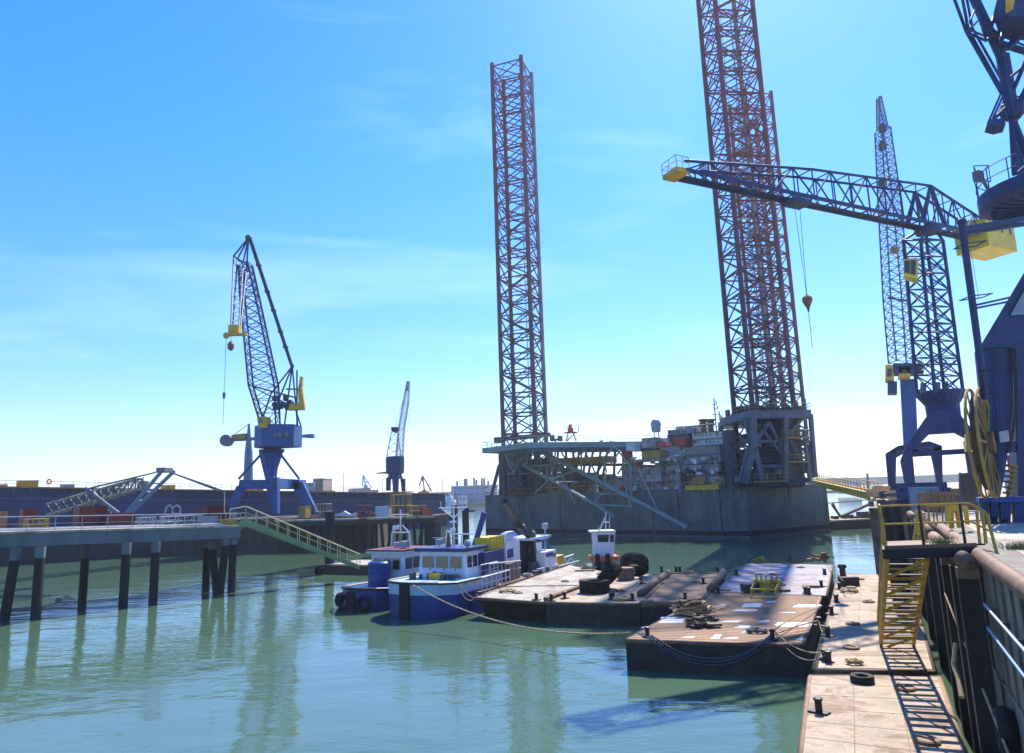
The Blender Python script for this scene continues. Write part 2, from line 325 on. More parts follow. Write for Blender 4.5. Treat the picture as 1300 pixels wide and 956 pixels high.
# ---------------------------------------------------------------- barges
def bollard_mb(p, s=1.0, rz=0):
    m = M(); p = V(p)
    for d in ((0,) if random.random() < .6 else (-.2, .2)):
        c = p + V((math.cos(rz)*d*s, math.sin(rz)*d*s, 0)); m.lathe(c, [(.13*s, 0), (.13*s, .42*s), (.17*s, .44*s), (.17*s, .52*s), (.1*s, .55*s)], 10)
    m.box(p+V((0, 0, .03)), (.7*s, .4*s, .06), rz)
    return m
BLOCKB = []
def barge(label, FL, FR, BR, BL, z, deck, bolls, group=None, rake=0, side='barge_side', name='deck_barge', tube=False):
    c = (FL+FR+BR+BL)/4; t = thing(name, label, 'barge', (c.x, c.y, 0), group)
    q = [V((p.x, p.y, 0)) for p in (FL, FR, BR, BL)]
    m = M(); f = (q[0]-q[3]).normalized()*rake
    top = [V((p.x, p.y, z-.03)) for p in q]; bot = [V((p.x, p.y, -.8)) for p in q]
    if rake: bot[0] -= f; bot[1] -= f
    m.add(bot+top, [(3, 2, 1, 0), (4, 5, 6, 7), (0, 1, 5, 4), (1, 2, 6, 5), (2, 3, 7, 6), (3, 0, 4, 7)])
    m.build('hull', side, t)
    ctr = (q[0]+q[1]+q[2]+q[3])/4; ins = [lerp(p, ctr, .012) for p in q]
    m = M(); m.prism(ins, z-.1, z); m.build('deck', deck, t)
    m = M()
    for a, b in zip(q, q[1:]+q[:1]): m.tube(a+V((0, 0, z-.09)), b+V((0, 0, z-.09)), .11 if not tube else .2, 8)
    m.build('rubbing_rail', 'rust_tube', t, True)
    for (px, py) in bolls:
        p = G(px, py, z); bollard_mb(p, .85, random.uniform(0, 3)).build('bollard', 'black', t)
    return t
ZB = 1.4
g4 = 'barges and pontoons moored between the tugs and the quay'
def g(px, py, z=ZB): return G(px, py, z)
mid_l, mid_r = g(905, 752), g(1041, 757)
barge_brown = barge('brown timber decked barge with white paint patches nearest to the camera', g(794, 811), g(1019, 818), mid_r, mid_l, ZB, 'deck_rust', [(822, 808), (981, 812), (1040, 795)], g4)
k_ = .35*U
barge_grey = barge('grey lilac steel decked barge with a yellow valve frame, behind the brown barge', mid_l+k_, mid_r+k_+W*.35, g(1056, 717), g(948, 715), ZB, 'deck_lilac', [(953, 714), (1003, 712), (1050, 714), (1047, 729), (1043, 745), (1025, 754), (935, 730), (912, 753)], g4)
p1 = barge('pale grey decked pontoon beside the blue tug', g(604, 758), g(691, 764), g(784, 729), g(724, 718), ZB, 'deck_grey', [(681, 762), (717, 760)][:1], g4, rake=2.2)
p2 = barge('rusty tan pontoon carrying the big rubber tyres', g(693, 764), g(812, 766), g(848, 729), g(786, 729), ZB, 'deck_pink', [(717, 760), (777, 761), (814, 741), (700, 763)], g4)
p3 = barge('bare rust brown pontoon between the tyre pontoon and the brown barge', g(813.5, 766), g(890, 764), g(919, 728), g(850, 729), ZB, 'deck_rust', [(803, 762), (837, 741), (870, 761), (893, 741), (840, 726), (861, 726), (911, 726)], g4, tube=True)
barge_pink = barge('long pinkish deck barge lying along the quay under the yellow stair', g(1036, 849), g(1186, 851), Q(35.5, -1.1, ZB), g(1065, 728), ZB, 'deck_pink', [(1050, 840), (1051, 808), (1056, 780), (1062, 764), (1066, 748), (1070, 738)], g4)
barge_tan = barge('tan barge at the foot of the quay wall in the very front', g(1010, 1010), Q(-9, -1.15, ZB), g(1192, 858.5), g(1029, 857), ZB, 'deck_pink', [(1040, 905)], g4)
# white paint patches of the brown barge: thin plates let into the planks
m = M()
for (x0, y0, x1, y1) in ((832, 791, 869, 783), (979, 796, 1030, 790), (911, 790, 940, 788), (938, 771, 966, 766), (1001, 771, 1041, 767), (864, 810, 881, 808), (917, 811, 937, 809), (931, 797, 951, 794), (960, 790, 977, 787), (900, 811, 915, 805), (1010, 812, 1019, 807), (968, 765, 984, 763), (908, 769, 922, 767), (812, 797, 822, 795), (925, 776, 960, 774), (940, 803, 950, 801), (985, 778, 1010, 777)):
    a, b, c, d = g(x0, y0), g(x1, y0), g(x1+(x1-x0)*.12, y1), g(x0+8, y1)
    m = M()
    for k in range(3):
        s0, s1 = k/3+random.uniform(0, .07), (k+1)/3-random.uniform(0, .07); i0 = random.uniform(0, .12); i1 = 1-random.uniform(0, .12)
        A_, B_ = lerp(a, d, s0), lerp(b, c, s0); C_, D_ = lerp(b, c, s1), lerp(a, d, s1)
        m.prism([V((p.x, p.y, 0)) for p in (lerp(A_, B_, i0), lerp(A_, B_, i1), lerp(D_, C_, i1), lerp(D_, C_, i0))], ZB-.02, ZB+.006)
    m.build('painted_patch', 'white', barge_brown)
# planks of the brown deck
m = M(); a, b, c, d = g(794, 811), g(1019, 818), mid_r, mid_l
for k in range(1, 40):
    t = k/40; m.beam(lerp(a, d, t)+V((0, 0, .002)), lerp(b, c, t)+V((0, 0, .002)), .03, .012)
m.build('plank_seam', 'pile_brown', barge_brown)
for (bg_, a, b) in ((barge_pink, g(1050, 800), g(1125, 800)), (barge_grey, g(940, 735), g(1050, 738))):
    m = M(); m.beam(a, b, .05, .02); m.build('deck_seam', 'pile_brown', bg_)
# hatches, welded plate joints and small gear on the decks
random.seed(31)
for bg_, c0, c1, c2_c, c3, nh, ns in ((barge_pink, g(1036, 849), g(1186, 851), Q(35.5, -1.1, ZB), g(1065, 728), 5, 9), (barge_tan, g(1010, 1010), Q(-9, -1.15, ZB), g(1192, 858.5), g(1029, 857), 3, 8), (p1, g(604, 758), g(691, 764), g(784, 729), g(724, 718), 3, 7), (p2, g(693, 764), g(812, 766), g(848, 729), g(786, 729), 1, 5), (barge_grey, mid_l+k_, mid_r+k_, g(1056, 717), g(948, 715), 3, 7), (p3, g(813.5, 766), g(890, 764), g(919, 728), g(850, 729), 1, 6)):
    m = M()
    for k in range(1, ns): t = k/ns+random.uniform(-.01, .01); m.beam(lerp(c0, c3, t)+V((0, 0, .001)), lerp(c1, c2_c, t)+V((0, 0, .001)), .035, .008)
    for t in (.34, .68): m.beam(lerp(c0, c1, t)+V((0, 0, .003)), lerp(c3, c2_c, t)+V((0, 0, .003)), .03, .008)
    m.build('deck_weld', 'rust_tube', bg_)
    for k in range(nh):
        s_, t = random.uniform(.2, .8), (k+random.uniform(.3, .7))/nh; p = lerp(lerp(c0, c1, s_), lerp(c3, c2_c, s_), t); m = M()
        m.lathe(p, [(.34, 0), (.34, .07), (.3, .1)], 16); m.box(p+V((0, 0, .12)), (.4, .06, .05), random.random()*3); m.build('hatch', 'rust_tube', bg_)
m = M(); m.tube(g(692, 763)+V((0, 0, .12)), g(784, 729)+V((0, 0, .12)), .14, 8); m.build('fender_log', 'rust_tube', p2)
m = M(); m.tube(g(813, 758)+V((0, 0, .2)), g(849, 730)+V((0, 0, .2)), .26, 10); m.build('fender_tube', 'rust_tube', p3, True)
m = M(); m.tube(g(902, 752)+V((0, 0, .2)), g(919, 729)+V((0, 0, .2)), .26, 10); m.build('fender_tube', 'rust_tube', p3, True)
# ================================================================ THE RIG
A = G(617, 678, 0); B = G(953, 683.5, 0); C3 = G(1055, 673.5, 0)
FRG = Fr(A, B); FB = Fr(B, C3); ZH = FRG.at(953, 618).z
print('rig', A, B, C3, ZH, FRG.at(617, 635).z)
rig = thing('drilling_rig', 'grey jack-up drilling platform with tall rust red lattice legs floating beyond the barges', 'oil rig', ((A+B)/2))
inn = V((FRG.n.x, FRG.n.y, 0))*-1
D3 = C3 + V((20, 48, 0)); D4 = D3 + V((-16, 14, 0)); D5 = A + inn*14 + FRG.e*2 + V((10, 18, 0)); 
D6 = A + inn*12
m = M(); m.prism([A, B, C3, D3, D4, D5, D6], -3, ZH); m.build('hull', 'rig_steel', rig)
m = M()
for fr, L_ in ((FRG, FRG.len), (FB, FB.len)):
    m.box(fr.w(L_/2, .12, ZH-.12), (L_, .24, .24), math.atan2(fr.e.y, fr.e.x))
    m.box(fr.w(L_/2, .05, .25), (L_, .12, .18), math.atan2(fr.e.y, fr.e.x))
m.build('rubbing_strake', 'rig_frame', rig)
m = M()
for t in (9.5, 20, 31, 40.5): m = M(); m.box(FRG.w(t, .06, ZH/2), (.3 if t != 31 else .5, .2, ZH-.6), math.atan2(FRG.e.y, FRG.e.x)); m.build('fender_strip', 'rig_dark', rig)
for x in (862, 915, 952): p = FRG.at(x, 650); m = M(); m.box((p.x+FRG.n.x*.1, p.y+FRG.n.y*.1, ZH/2+.3), (.18, .2, ZH-.8), math.atan2(FRG.e.y, FRG.e.x)); m.build('fender_strip', 'rig_dark', rig)
m = M()
for fr in (FRG, FB): m.box(fr.w(fr.len/2, .03, .75), (fr.len, .06, .8), math.atan2(fr.e.y, fr.e.x))
m.build('boot_top', 'pile_dark', rig)
m = M()
for fr in (FRG, FB):
    for z in (2.6, 4.6, 6.3): m.box(fr.w(fr.len/2, .008, z), (fr.len, .03, .05), math.atan2(fr.e.y, fr.e.x))
    t = 1.2
    while t < fr.len: m.box(fr.w(t, .002, ZH/2), (.04, .02, ZH-.5), math.atan2(fr.e.y, fr.e.x)); t += 2.9
m.build('weld_seam', 'rig_steel', rig)
random.seed(21)
for k in range(60):
    fr = FRG if k < 46 else FB; t = random.uniform(.5, fr.len-.5); L_ = random.uniform(.6, 4.5); m = M(); zt_ = ZH-.3
    m.slab([fr.w(t-.12, .012, zt_), fr.w(t+.12*random.uniform(.5, 2), .012, zt_), fr.w(t+.03, .012, zt_-L_)], fr.n*.006); m.build('rust_run', random.choice(['pile_brown', 'rust_tube', 'concrete']), rig)
random.seed(5)
def leg(c, s, ang, z0, z1, nb, name='leg'):
    q = [V((c[0], c[1], 0)) + Matrix.Rotation(ang, 3, 'Z') @ V((x*s/2, y*s/2, 0)) for x, y in ((-1, -1), (1, -1), (1, 1), (-1, 1))]
    mb = M(); ms = [M() for _ in q]; dz = (z1-z0)/nb
    for i, p in enumerate(q):
        ms[i].tube(p+V((0, 0, z0)), p+V((0, 0, z1+.8)), .46, 10)
        d = (V((c[0], c[1], 0))-p).normalized()
        ms[i].beam(p+d*.1+V((0, 0, z0)), p+d*.1+V((0, 0, z1+.8)), .55, .55) if False else None
    for j in range(nb+1):
        z = z0+j*dz
        for i in range(4):
            a, b = q[i], q[(i+1) % 4]
            mb.tube(a+V((0, 0, z)), b+V((0, 0, z)), .17, 5, cap=False)
            mb.tube(a+V((0, 0, z+.75)), b+V((0, 0, z+.75)), .11, 5, cap=False) if j < nb and j % 2 == 0 else None
            if j < nb:
                mb.tube(a+V((0, 0, z)), b+V((0, 0, z+dz)), .15, 5, cap=False); mb.tube(b+V((0, 0, z)), a+V((0, 0, z+dz)), .15, 5, cap=False)
        mids = [(q[i]+q[(i+1) % 4])/2+V((0, 0, z)) for i in range(4)]
        for i in range(4): mb.tube(mids[i], mids[(i+1) % 4], .09, 4, cap=False)
    lg = mb.build(name, 'rust_leg', rig)
    for i, x in enumerate(ms): x.build('chord', 'rust_leg' if i != 2 else 'leg_pale', lg)  # back chord gets a paler material: sunlight on it put into the colour
    cc = V((c[0], c[1], 0)); m = M(); o = (q[2]-cc)*.45
    m.tube(cc+o+V((0, 0, z0)), cc+o+V((0, 0, z1-6)), .13, 6); m.tube(cc+o*.6+V((0, 0, z0)), cc+o*.6+V((0, 0, z1*.8)), .09, 6); m.build('riser_pipe', 'leg_pale', lg)
    m = M(); e_ = (q[3]-q[2]).normalized(); a_ = lerp(q[2], q[3], .45)
    for d in (-.25, .25): m.tube(a_+e_*d+V((0, 0, z0)), a_+e_*d+V((0, 0, z1)), .05, 4)
    for j in range(int((z1-z0)/1.0)): m.tube(a_-e_*.25+V((0, 0, z0+j)), a_+e_*.25+V((0, 0, z0+j)), .035, 4)
    m.build('ladder', 'galv', lg)
    for j in range(3, nb, 4): m = M(); z = z0+j*dz; m.box(cc+(q[2]-cc)*.55+V((0, 0, z)), (1.6, 1.4, .12), ang); rail(m, [cc+(q[2]-cc)*.55+V((-.8, -.7, z)), cc+(q[2]-cc)*.55+V((.8, -.7, z))], 1, .8, .03); m.build('leg_platform', 'leg_pale', lg)
    return q
c1 = P(666.5, 556, 147); ZT = P(666, 80, 144).z; print('leg top', ZT, c1)
leg((c1.x, c1.y), 7.2, rad(-20.7), ZH-.2, ZT, 23)
c2 = P(969, 520, 121); leg((c2.x, c2.y), 7.45, rad(6), ZH-.2, ZT, 23)
c3 = P(991, 520, 163); leg((c3.x, c3.y), 7.4, rad(12), ZH-.2, ZT, 23)
def segs(m, fr, L_, off, r, n=6):
    for (x0, y0, x1, y1) in L_:
        m.tube(fr.at(x0, y0, off), fr.at(x1, y1, off), r, n)
    return m
# --- jacking frame round the near leg
zr = P(950, 521, 111.5).z
j1, j2, j3 = G(913, 531.5, zr), G(950.5, 521, zr), G(1029.6, 520, zr)
j4 = j3+V((2, 16, 0)); j5 = j1+V((3, 8, 0))
print('jack', zr, j1, j2, j3)
m = M(); m.prism([V((p.x, p.y, 0)) for p in (j1, j2, j3, j4, j5)], zr-1.35, zr); jf = m.build('jacking_frame', 'rig_frame', rig)
F2 = Fr(j2, j3); F1 = Fr(j1, j2)
def column(x0, y0, x1, y1, fr, off, w_, mt='rig_frame', nm='column', par=None):
    m = M(); a, b = fr.at(x0, y0, off), fr.at(x1, y1, off); m.beam(a, b, w_, w_); return m.build(nm, mt, par or rig)
for c in ((955, 528, 956, 570, 1.1), (956, 566, 945, 614, .9), (956, 566, 968, 614, .9), (997, 528, 997, 614, .8), (1029, 526, 1035, 606, .6), (1021, 548, 1028, 612, .45)):
    column(*c[:4], F2, -.3, c[4])
column(914.6, 536, 916.5, 612, F1, -.4, .7)
m = M(); segs(m, F2, [(961, 560, 976, 535), (976, 535, 997, 580), (944, 530, 956, 570), (976, 538, 958, 558), (970, 548, 997, 583), (940, 561, 997, 560), (956, 592, 1002, 592), (997, 555, 1020, 530), (1003, 560, 1024, 600), (1022, 600, 1030, 560), (938, 613, 950, 566)], -.8, .33); m.build('brace', 'rig_frame', rig)
m = M(); segs(m, F2, [(x, 534, x+random.uniform(-8, 8), 612) for x in range(962, 1000, 5)]+[(950, y, 1026, y+random.uniform(-2, 2)) for y in range(545, 612, 9)], -5, .25); m.build('jack_rack', 'rig_dark', rig)
for (x0, y0, x1, y1, o, d) in ((1001, 531, 1023, 616, -1.5, 5), (930, 545, 938, 616, -2.5, 2), (958, 568, 997, 588, -4, 6), (958, 594, 999, 618, -3, 6), (966, 545, 990, 566, -9, 2)):
    m = M(); F2.box(m, x0, y0, x1, y1, o, d, ZH if y1 > 610 else None); jb = m.build('jack_house', 'rig_dark', rig)
    m = M()
    for k in range(4):
        y = y0+(y1-y0)*(k+.5)/4; F2.box(m, x0-.5, y, x1+.5, y+1.2, o+.2, .3)
    m.build('flange', 'rig_frame', jb)
for k in range(26):
    x = random.uniform(930, 1020); y = random.uniform(548, 606); m = M(); F2.box(m, x, y, x+random.uniform(3, 8), y+random.uniform(3, 9), random.uniform(-3, -1.6), random.uniform(.6, 1.5)); m.build('machinery_unit', random.choice(['rig_dark', 'rig_frame', 'module_grey', 'module_grey', 'rig_dark']), rig)
def platform(fr, x0, x1, y, off, dep, mt='yellow_dull', zoff=0):
    m = M(); q, zb, zt = fr.box(m, x0, y-1.5, x1, y, off, dep); pl = m.build('walkway', mt, rig)
    m = M(); z = V((0, 0, zt)); rail(m, [q[3]+z, q[0]+z, q[1]+z, q[2]+z], 1.1, 1.2, .04); m.build('railing', mt, pl)
    return pl
for a in ((F2, 999, 1029.5, 556), (F2, 1001, 1027, 587), (F2, 958, 1000, 612)): platform(*a, 1.0, 2)
for a in ((F1, 912, 928, 564), (F1, 912, 928, 594)): platform(*a, 1.0, 2)
m = M(); rail(m, [V((p.x, p.y, zr)) for p in (j5, j1, j2, j3, j4)], 1.1, 1.5, .04); m.build('railing', 'yellow_dull', jf)
m = M()
for k in range(46):
    p = lerp(lerp(j1, j3, random.random()), lerp(j5, j4, random.random()), random.uniform(.1, .6)); h = random.uniform(.5, 2.4); m.box((p.x, p.y, zr+h/2), (random.uniform(.3, 1.4), .6, h), random.random())
m.build('jack_gear', 'rig_dark', jf)
m = M(); rail(m, [FRG.w(0, -.3, ZH), FRG.w(FRG.len, -.3, ZH), V((C3.x, C3.y, ZH))], 1.1, 1.8, .035); m.build('railing', 'yellow_dull', rig)
# --- the long upper pipe deck and its cantilever trusses
zd = FRG.at(700, 566, 4).z; OFF = 4
qa, qb = FRG.at(624, 573, OFF), FRG.at(820, 568, OFF); print('deck z', zd, qa, qb)
def onz(px, py): return G(px, py, zd)
d1, d2, d3 = onz(612, 569), onz(670, 561.5), onz(856, 560)
d1b = d1 + inn*9
m = M(); m.prism([V((p.x, p.y, 0)) for p in (d1, d2, d3, d3+inn*16, d2+inn*18, d1b)], zd-1.0, zd); hd = m.build('upper_deck', 'teal_steel', rig)
m = M()
for t in range(0, 21):
    a = lerp(d2, d3, t/20); m.beam(V((a.x, a.y, zd-1.25)), V((a.x, a.y, zd-1.25))+inn*15, .25, .5)
m.beam(V((d2.x, d2.y, zd-1.4)), V((d3.x, d3.y, zd-1.4)), .3, .8); m.build('deck_beam', 'rig_dark', hd)
m = M(); rail(m, [V((p.x, p.y, zd)) for p in (d1b, d1, d2, d3)], 1.1, 1.6, .035); m.build('railing', 'teal_steel', hd)
m = M(); segs(m, FRG, [(675, 567, 845, 655), (845, 655, 872, 670), (664, 590, 757, 641), (757, 641, 781, 657)], OFF-.6, .38); m.build('truss_chord', 'teal_steel', rig)
tl = [(669, 568, 669, 592), (694, 590, 694, 612), (694, 612, 678, 627), (672, 592, 700, 590), (738, 568, 738, 600), (730, 598, 694, 611), (757, 600, 756, 641), (768, 622, 768, 600), (756, 641, 762, 627), (801, 590, 801, 645), (757, 641, 801, 643), (793, 612, 801, 645), (811, 595, 834, 647), (735, 577, 765, 559), (779, 568, 766, 582), (779, 568, 779, 560), (766, 582, 770, 600), (745, 578, 765, 620), (787, 572, 775, 590), (793, 588, 784, 602), (860, 590, 860, 618), (760, 627, 795, 627), (700, 612, 735, 612), (775, 560, 800, 592), (706, 568, 700, 610), (640, 575, 652, 600), (652, 600, 664, 575), (712, 600, 730, 640), (725, 596, 705, 560), (868, 578, 850, 580), (868, 572, 861, 580)]
m = M(); segs(m, FRG, tl, OFF-.8, .18); m.build('truss_brace', 'teal_steel', rig)
m = M(); segs(m, FRG, [(x, 568, x+random.uniform(-14, 14), 632) for x in range(700, 800, 9)]+[(690, 590, 800, 590), (690, 606, 795, 607), (700, 596, 730, 630), (740, 630, 770, 580)], -6, .28); m.build('inner_bracing', 'rig_dark', rig)
# posts carrying the deck at the stern leg
m = M(); segs(m, FRG, [(635, 575, 636, 636), (634, 590, 622, 636), (648, 575, 648, 636), (697, 572, 698, 636), (660, 575, 660, 636), (684, 572, 684, 636), (710, 600, 712, 636)], -.8, .42); m.build('deck_post', 'rig_frame', rig)
for (x0, y0, x1, y1, o, d, mt) in ((642, 578, 654, 628, -3, 6, 'rig_dark'), (668, 582, 696, 600, -4, 6, 'rig_dark'), (666, 604, 694, 630, -3, 5, 'rig_dark'), (655, 590, 662, 622, -1.5, 1.5, 'tug_blue'), (645, 598, 650, 624, -1.5, 1.5, 'crane_pale'), (713, 594, 724, 632, -5, 3, 'rig_dark'), (730, 600, 741, 630, -6, 5, 'rig_dark'), (760, 602, 767, 632, -6, 5, 'rig_dark'), (775, 604, 781, 632, -5, 3, 'module_grey'), (733, 580, 770, 588, -5, 4, 'yellow_dull'), (713, 581, 733, 590, -1, 3, 'yellow_dull'), (643, 569, 665, 577, 2, 2.5, 'yellow_dull'), (742, 626, 756, 634, -3, 4, 'module_grey'), (641, 625, 665, 634, -.6, 2, 'yellow_dull'), (695, 625, 735, 634, -2, 3, 'module_grey'), (700, 624, 712, 634, -.8, 1.4, 'yellow_dull')):
    m = M(); FRG.box(m, x0, y0, x1, y1, o, d, ZH if y1 > 627 else None); m.build('machinery_unit', mt, rig)
for k in range(34):
    x = random.uniform(628, 800); y = random.uniform(600, 630); m = M(); FRG.box(m, x, y, x+random.uniform(2, 6), y+random.uniform(3, 8), random.uniform(-6, -1), random.uniform(.6, 1.5)); m.build('machinery_unit', random.choice(['rig_dark', 'rig_frame', 'module_grey', 'yellow_dull', 'rig_dark', 'module_red']), rig)
# --- modules: accommodation and stores
mods = [(848, 545, 880, 551, -5, 6, 'module_grey'), (870, 541, 889, 549, -6, 4, 'module_white'), (858, 541, 866, 546, -6, 2, 'grey_paint'), (840, 556, 848, 566, -3, 3, 'module_white'), (897, 588, 912, 600, -1.8, 2, 'module_grey'), (870, 590, 890, 596, -2.2, 2, 'module_white'), (791, 590, 812, 632, -1, 8, 'module_grey'), (811, 592, 840, 612, -.8, 8, 'grey_paint'), (812, 612, 841, 632, -1.2, 8, 'module_grey'), (840, 566, 866, 590, -2, 9, 'module_grey'), (840, 590, 866, 632, -1.8, 9, 'module_grey'), (863, 566, 915, 588, -2.4, 9, 'module_grey'), (866, 588, 915, 600, -2.6, 9, 'dock_blue'), (866, 598, 915, 628, -3, 9, 'rig_dark'), (815, 572, 838, 585, 1, 5, 'yellow_dull'), (815, 556, 833, 568, -1, 4, 'module_grey'),
        (848, 551, 875, 566, -4, 6, 'rig_dark'), (857, 556, 870, 566, -1.5, 3, 'module_red'), (880, 548, 921, 566, -4, 7, 'module_white'), (834, 561, 842, 568, -2, 3, 'orange'), (844, 563, 853, 568, -2, 3, 'orange'), (888, 603, 912, 616, -1, 3, 'module_grey'), (903, 606, 914, 622, -.8, 2, 'module_white'), (870, 616, 912, 622, .8, 2, 'yellow'), (790, 568, 794, 592, -1, 3, 'module_red'), (786, 618, 792, 630, -.5, 2, 'module_red'), (801, 583, 838, 586, 2, 3, 'grey_paint'), (795, 562, 806, 572, 3, 2, 'module_white'), (900, 566, 922, 600, -5, 3, 'module_grey')]
for x0, y0, x1, y1, o, d, mt in mods:
    m = M(); q, zb, zt = FRG.box(m, x0, y0, x1, y1, o, d, ZH if y1 > 627 else None); md = m.build('module', mt, rig)
    if x1-x0 > 15 and mt in ('module_grey', 'module_white', 'rig_dark', 'grey_paint'):
        m = M(); nx = int((x1-x0)/5); ny = max(1, int((y1-y0)/9))
        for j in range(ny):
            yy = y0+(y1-y0)*(j+.3)/ny
            for i in range(nx):
                if random.random() < .75: xx = x0+1+(x1-x0-2)*i/nx; FRG.box(m, xx, yy, xx+2.2, yy+2.6, o+.06, .1)
        m.build('window', 'glass', md)
        m = M()
        for j in range(ny+1): yy = y0+(y1-y0)*j/ny; FRG.box(m, x0-.6, yy-.3, x1+.6, yy+.6, o+.3, .35)
        m.build('ledge', 'rig_frame', md)
for k in range(85):
    x = random.uniform(795, 912); y = random.choice([586, 598, 612, 625])+random.uniform(-8, 2); m = M(); FRG.box(m, x, y, x+random.uniform(2, 7), y+random.uniform(2, 6), random.uniform(-2, .6), random.uniform(.4, 1.2)); m.build('equipment_box', random.choice(['rig_dark', 'module_grey', 'rig_frame', 'yellow_dull', 'module_white', 'module_grey', 'module_red', 'far_white', 'galv', 'concrete_pale']), rig)
for (x0, y0, x1) in ((848, 551, 915), (812, 586, 866), (866, 600, 915)):
    m = M(); a, b = FRG.at(x0, y0, -1), FRG.at(x1, y0, -1); b = V((b.x, b.y, a.z)); rail(m, [a, b], 1.1, 1.3, .04); m.build('railing', 'galv', rig)
# reel with yellow stripes, dome, exhausts, mast, orange winch stand
m = M(); segs(m, FRG, [(x, 615, x+4, 605+random.uniform(-3, 3)) for x in range(878, 894, 2)], .8, .25); m.build('hose_bundle', 'tarp_brown', rig)
p = FRG.at(833, 546, -3); m = M(); m.ball(p+V((0, 0, 1.0)), 1.0, 14, 1.15); m.lathe(p, [(.75, -.4), (.95, .3)], 14); dm = m.build('radar_dome', 'grey_paint', rig, True)
m = M()
for d in (-.4, .4): m.tube(p+V((d, 0, -3.5)), p+V((d, 0, 0)), .1)
m.build('dome_stand', 'galv', dm)
for x in (893.5, 903):
    p = FRG.at(x, 548, -4); m = M(); m.lathe(p, [(.5, 0), (.5, 1), (.75, 1.1), (.75, 1.5), (.55, 1.6), (.9, 2.2)], 12); m.build('exhaust_stack', 'rust_tube', rig)
m = M(); p = FRG.at(910, 552, -4); m.tube(p, p+V((0, 0, 6.5)), .12)
for z, w_ in ((3.6, 1.4), (4.6, 1), (5.4, .7)): m.tube(p+V((-w_/2, 0, z)), p+V((w_/2, 0, z)), .07); m.box(p+V((w_/2, 0, z+.3)), (.15, .15, .6))
m.build('antenna_mast', 'rig_dark', rig)
m = M(); p = FRG.at(725, 560, -2); m.box(p+V((0, 0, 1.7)), (2.6, 1.6, .2)); 
for x in (-1, 1): m.tube(p+V((x, 0, 0)), p+V((x*.5, 0, 1.7)), .12)
rail(m, [p+V((-1.4, -.8, 1.8)), p+V((1.6, -.8, 1.8)), p+V((1.6, .8, 1.8))], 1.1, .8, .03)
m.tube(p+V((-.9, 0, 0)), p+V((.9, 0, 1.7)), .1); ws = m.build('winch_stand', 'module_red', rig)
m = M(); m.lathe(p+V((-.55, 0, 2.3)), [(.5, 0), (.55, .3), (.55, .8), (.5, 1.1)], 14, (1, 0, 0)); m.ball(p+V((0, 0, 3.1)), .4); m.build('winch_drum', 'orange', ws)
for (x0, y0, x1, y1, mt) in ((698, 552, 700, 560, 'rig_dark'), (699, 557, 709, 559, 'rig_dark'), (708, 553, 710, 560, 'rig_dark'), (627, 555, 633, 562, 'rig_dark'), (637, 552, 695, 557, 'rig_dark')):
    m = M(); FRG.box(m, x0, y0, x1, y1, -1.5, 1.2); m.build('deck_gear', mt, rig)
# basket at the stern edge
m = M(); 
for k in range(14):
    a = k*2*math.pi/14; c = FRG.at(654, 573, 3.4); m.line([c+V((2.4*math.cos(a), 2.0*math.sin(a), .8)), c+V((2.0*math.cos(a), 1.6*math.sin(a), -.8)), c+V((.3*math.cos(a), .3*math.sin(a), -3.2))], .06, 4)
m.torus(FRG.at(654, 573, 3.4)+V((0, 0, .8)), 2.2, .1); m.build('lifting_basket', 'teal_steel', rig)
# lettering-like weld marks on the hull are too faint to read and are left as rust; yellow gangway to the quay
ga, gb = FB.at(1032, 611, .2), Q(60, -2.6, 6.9)
gw = thing('access_gangway', 'long yellow gangway sloping from the rig deck to the far quay', 'gangway', gb)
m = M(); dd = (gb-ga); nrm = V((dd.y, -dd.x, 0)).normalized()
for s_ in (-.7, .7): m.beam(ga+nrm*s_, gb+nrm*s_, .3, .8)
m.beam(ga+V((0, 0, .1)), gb+V((0, 0, .1)), 1.4, .1); m.build('girder', 'yellow', gw)
m = M()
for s_ in (-.7, .7): rail(m, [ga+nrm*s_+V((0, 0, .3)), gb+nrm*s_+V((0, 0, .3))], 1.1, 2, .035)
m.build('railing', 'yellow_dull', gw)
# ================================================================ LEFT: jetty, gangway, dock, cranes
ZJ = 6.3
_a, _b = G(4, 787, 0), G(294, 752, 0); _f = Fr(_a, _b); _o = V((0, 0, 0))+_f.n*.55
jb = _f.at(306, 667, .55); jb.z = 0; ja = _a+_o-_f.e*22
FJ = Fr(ja, jb); jl = FJ.len
zl_, zr_ = FJ.at(30, 674.5).z, FJ.at(306, 667).z; tl_ = (FJ.at(30, 674)-FJ.a).dot(FJ.e); print('jetty', zl_, zr_)
def ZJt(t): return zr_ + (zl_-zr_)*(jl-t)/(jl-tl_)          # the old deck falls slightly towards its outer end
def jw(t, off, dz=0): return FJ.w(t, off, ZJt(t)+dz)
def jbox(t0, t1, o0, o1, d0, d1):
    m = M(); vs = [FJ.w(t, o, ZJt(t)+dz) for t in (t0, t1) for o, dz in ((o0, d0), (o1, d0), (o1, d1), (o0, d1))]
    return m.add(vs, [(3, 2, 1, 0), (4, 5, 6, 7), (0, 1, 5, 4), (1, 2, 6, 5), (2, 3, 7, 6), (3, 0, 4, 7)])
ZJ = (zl_+zr_)/2; TH = zr_-FJ.at(306, 683).z
jt = thing('concrete_jetty', 'grey concrete jetty deck on dark piles with a long handrail along its front', 'jetty', ((ja+jb)/2-V((0, 0, ZJ))))
jbox(0, jl, 0, -9, -TH, -.02).build('deck', 'concrete', jt)
jbox(0, jl+.05, .06, -9.05, -.16, 0).build('kerb', 'concrete_pale', jt)
